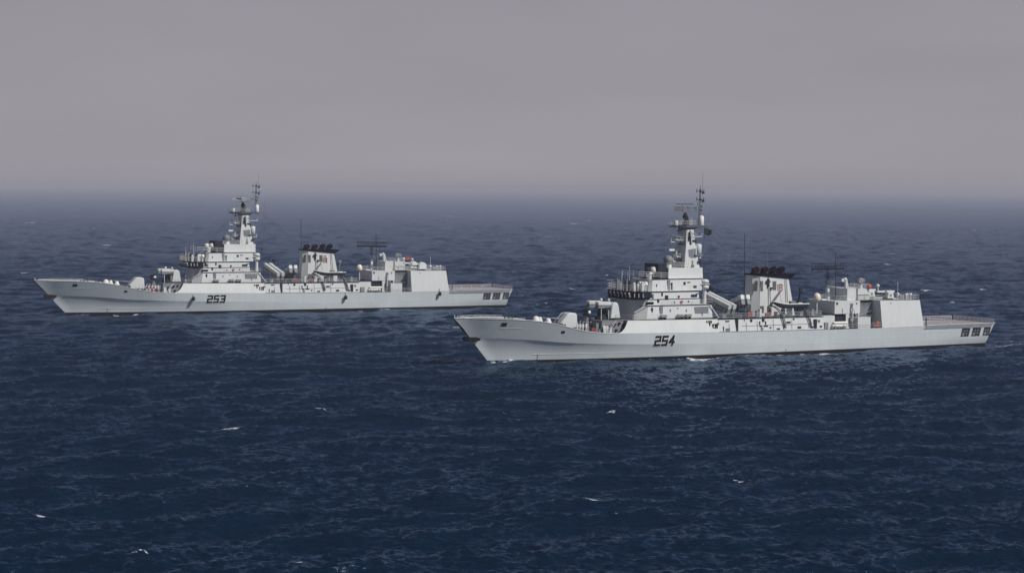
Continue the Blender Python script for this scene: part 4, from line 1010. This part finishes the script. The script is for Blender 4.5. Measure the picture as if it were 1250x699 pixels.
# foam: sparse breaking crests, streaks along the hulls and wakes
rgf = np.random.default_rng(11)
foam = np.zeros_like(X)
def breaker(x, y, w, d, amp=1.0, ang=0.0, seed=0):
    global foam
    c, s_ = math.cos(ang), math.sin(ang)
    msk = (abs(X - x) < w * 3) & (abs(Y - y) < max(w, d) * 3)
    xx = X[msk] - x; yy = Y[msk] - y
    u = (xx * c + yy * s_) / w; v = (-xx * s_ + yy * c) / d
    g = np.exp(-(u ** 2 + v ** 2)) * (.55 + .45 * np.sin(xx * 2.9 + seed) * np.sin(yy * 3.7 + xx * 1.3 + seed * 2))
    foam[msk] = np.maximum(foam[msk], amp * g * 1.5)
BR = [((-37.2, 258.3), 1.6, 0.8, -0.5), ((-45.4, 188.6), 0.8, 0.4, 0), ((25.4, 215.2), 1.0, 0.5, 0.2), ((8.5, 199.8), 1.1, 0.5, 0), ((-1.4, 278.3), 1.1, 0.4, 0), ((13.9, 274.1), 0.9, 0.5, 0), ((-27.7, 285.1), 0.9, 0.5, 0), ((-42.1, 328.8), 1.2, 0.7, 0), ((259.6, 1587.6), 7, 7, 0), ((271.6, 1764.4), 5, 6, 0), ((-30.2, 1498.8), 5, 6, 0), ((-36.6, 2063.9), 6, 9, 0), ((0.6, 835.4), 5.5, 2.5, 0), ((-414.0, 1677.6), 9, 8, 0), ((-203.1, 846.9), 3, 2.5, 0), ((132.9, 630.9), 2.5, 2, 0), ((-19.6, 167.3), 0.9, 0.35, 0), ((-31.8, 168.0), 1.0, 0.4, 0), ((-70.2, 2230.7), 7, 9, 0), ((128.5, 566.7), 2.5, 1.6, 0), ((56.1, 1809.3), 6, 8, 0), ((-148.4, 671.1), 2.5, 2, 0), ((385.8, 1626.2), 5, 6, 0), ((-12.2, 450.2), 1.6, 1.0, 0), ((-216.7, 1049.9), 4, 3, 0), ((-18.2, 167.7), 0.5, 0.3, 0)]
for k, ((x, y), w, d, a) in enumerate(BR):
    breaker(x, y, w, d, 1.0 if k != 0 else 1.3, a, k)
for k in range(150):
    rr0 = 480 + 2600 * rgf.random() ** 1.1; a = R(90) + (rgf.random() - .5) * R(34)
    breaker(rr0 * math.cos(a), rr0 * math.sin(a), (.35 + .0016 * rr0) * (.6 + rgf.random()), (.25 + .0016 * rr0) * (.5 + rgf.random()), .75 + .4 * rgf.random(), (rgf.random() - .5), k)
def hull_foam(S, segs):
    for s0, s1, amp, wd in segs:
        n = int((s1 - s0) / .8) + 1
        for i in range(n):
            s = s0 + (s1 - s0) * i / max(1, n - 1)
            t = float(b_wl(max(s, 7.3))) if s < 121 else 4.5
            p = S.world((s, t + wd * 1.3 + rgf.random() * .5, 0))
            breaker(p.x, p.y, .8, wd * 2.2 * (.5 + .7 * rgf.random()), amp * 1.5 * (.5 + .7 * rgf.random()), S.yaw, s)
hull_foam(SA, [(7.6, 11, .55, .45), (13, 20, .35, .4), (24, 26, .6, .5), (47, 53, 1.0, .55), (53, 60, .7, .45), (61.5, 65, .9, .4), (67, 70, .8, .45), (70, 76, .5, .5), (77, 83, 1.0, .6), (83, 90, .45, .4), (122, 130, .4, .8), (20, 47, .3, .4), (90, 121, .22, .35)])
hull_foam(SB, [(8, 12, .6, .45), (18, 22, .9, .5), (40, 60, .3, .4), (84, 88, .8, .55), (74, 80, .6, .5), (100, 120, .25, .4), (121, 127, .4, .8)])
for S in (SA, SB):
    for k in range(60):
        q = rgf.random() ** 1.3 * 120; p = S.world((123 + q, (rgf.random() - .5) * (8 + q * .15) , 0))
        breaker(p.x, p.y, 1.6 + rgf.random() * 2, .7, .55 * (1 - q / 150), S.yaw, k)
X2 = X + OX; Y2 = Y + OY
nr, na = X.shape
co = np.stack([X2, Y2, Z], -1).reshape(-1, 3).astype(np.float32)
ii, jj = np.meshgrid(np.arange(nr - 1), np.arange(na), indexing='ij')
a_ = ii * na + jj; b_ = ii * na + (jj + 1) % na; c_ = (ii + 1) * na + (jj + 1) % na; d_ = (ii + 1) * na + jj
keep = jj < na - 1
quads = np.stack([a_[keep], d_[keep], c_[keep], b_[keep]], -1).reshape(-1, 4).astype(np.int32)
me = bpy.data.meshes.new('sea')
me.vertices.add(len(co)); me.vertices.foreach_set('co', co.ravel())
me.loops.add(quads.size); me.loops.foreach_set('vertex_index', quads.ravel())
me.polygons.add(len(quads)); me.polygons.foreach_set('loop_start', np.arange(0, quads.size, 4, dtype=np.int32))
me.polygons.foreach_set('loop_total', np.full(len(quads), 4, np.int32))
me.polygons.foreach_set('use_smooth', np.ones(len(quads), bool))
me.update(calc_edges=True)
at = me.attributes.new('foam', 'FLOAT', 'POINT'); at.data.foreach_set('value', foam.ravel().astype(np.float32))
sea = bpy.data.objects.new('sea', me); col.objects.link(sea); tag(sea, 'dark blue open sea with small waves', 'sea', kind='structure')
print('sea verts', len(co), 'z range', Z.min(), Z.max())

WATER_BODY = (0.0008, 0.0112, 0.0290, 1); WATER_GLOSS = (0.54, 0.69, 0.93, 1)   # sub-pixel wave slopes keep the sheen well below a mirror's
m = bpy.data.materials.new('sea_water'); m.use_nodes = True
n = m.node_tree.nodes; l = m.node_tree.links; b = n['Principled BSDF']
b.inputs['Base Color'].default_value = (0.0008, 0.0100, 0.0290, 1)
b.inputs['Roughness'].default_value = 0.12; b.inputs['IOR'].default_value = 1.33; b.inputs['Specular IOR Level'].default_value = 0.32; b.inputs['Specular Tint'].default_value = (0.52, 0.76, 1.0, 1)
tc = n.new('ShaderNodeTexCoord')
def noise(scale, stretch, det, rot=0):
    mp = n.new('ShaderNodeMapping'); mp.inputs['Scale'].default_value = stretch; mp.inputs['Rotation'].default_value = (0, 0, rot)
    l.new(tc.outputs['Object'], mp.inputs[0])
    t = n.new('ShaderNodeTexNoise'); t.inputs['Scale'].default_value = scale; t.inputs['Detail'].default_value = det
    l.new(mp.outputs[0], t.inputs[0]); return t.outputs[0]
bu0 = n.new('ShaderNodeBump'); bu0.inputs['Strength'].default_value = 1.0; bu0.inputs['Distance'].default_value = 0.07
l.new(noise(6.0, (.4, 1.0, 1), 3, .1), bu0.inputs['Height'])
bu = n.new('ShaderNodeBump'); l.new(bu0.outputs[0], bu.inputs['Normal']); bu.inputs['Strength'].default_value = 1.0; bu.inputs['Distance'].default_value = 0.16
l.new(noise(2.6, (.5, 1.0, 1), 5, .2), bu.inputs['Height'])
bu2 = n.new('ShaderNodeBump'); bu2.inputs['Strength'].default_value = 1.0; bu2.inputs['Distance'].default_value = 0.12
l.new(noise(.6, (.6, 1.0, 1), 4, -.15), bu2.inputs['Height']); l.new(bu.outputs[0], bu2.inputs['Normal'])
l.new(bu2.outputs[0], b.inputs['Normal'])
fa = n.new('ShaderNodeAttribute'); fa.attribute_name = 'foam'
fm = n.new('ShaderNodeMath'); fm.operation = 'MULTIPLY'; l.new(fa.outputs['Fac'], fm.inputs[0])
fn_ = n.new('ShaderNodeMapRange'); fn_.inputs[1].default_value = .35; fn_.inputs[2].default_value = .65; fn_.inputs[3].default_value = .1; fn_.inputs[4].default_value = 1.5
l.new(noise(3.4, (.8, 1.3, 1), 5), fn_.inputs[0]); l.new(fn_.outputs[0], fm.inputs[1])
fr = n.new('ShaderNodeMapRange'); fr.inputs[1].default_value = .38; fr.inputs[2].default_value = .75; l.new(fm.outputs[0], fr.inputs[0])
mixf = n.new('ShaderNodeMixShader'); df = n.new('ShaderNodeBsdfDiffuse'); df.inputs[0].default_value = (.62, .65, .68, 1)
wd = n.new('ShaderNodeBsdfDiffuse'); wd.inputs[0].default_value = WATER_BODY
wg = n.new('ShaderNodeBsdfGlossy'); wg.inputs['Color'].default_value = WATER_GLOSS; wg.inputs['Roughness'].default_value = 0.12
wf = n.new('ShaderNodeFresnel'); wf.inputs['IOR'].default_value = 1.33
for q_ in (wd, wg, wf): l.new(bu2.outputs[0], q_.inputs['Normal'])
wm = n.new('ShaderNodeMixShader'); l.new(wf.outputs[0], wm.inputs[0]); l.new(wd.outputs[0], wm.inputs[1]); l.new(wg.outputs[0], wm.inputs[2])
n.remove(b)
l.new(fr.outputs[0], mixf.inputs[0]); l.new(wm.outputs[0], mixf.inputs[1]); l.new(df.outputs[0], mixf.inputs[2])
l.new(mixf.outputs[0], n['Material Output'].inputs['Surface'])
me.materials.append(m)

# ------------------------------------------------------------------ haze
hz = MB(); W = 31000
q = [(-W, -W), (W, -W), (W, W), (-W, W)]
hz.prism(q, q, -3.2, 40.0)
hm = bpy.data.meshes.new('haze'); hm.from_pydata(hz.v, [], hz.f)
ho = bpy.data.objects.new('haze', hm); col.objects.link(ho); tag(ho, 'grey sea haze', 'haze', kind='stuff')
m = bpy.data.materials.new('haze'); m.use_nodes = True
n = m.node_tree.nodes; l = m.node_tree.links; n.remove(n['Principled BSDF'])
pv = n.new('ShaderNodeVolumePrincipled'); pv.inputs['Color'].default_value = HAZE_COL; pv.inputs['Density'].default_value = HAZE_DENS
pv.inputs['Anisotropy'].default_value = 0.0
l.new(pv.outputs[0], n['Material Output'].inputs['Volume'])
hm.materials.append(m)
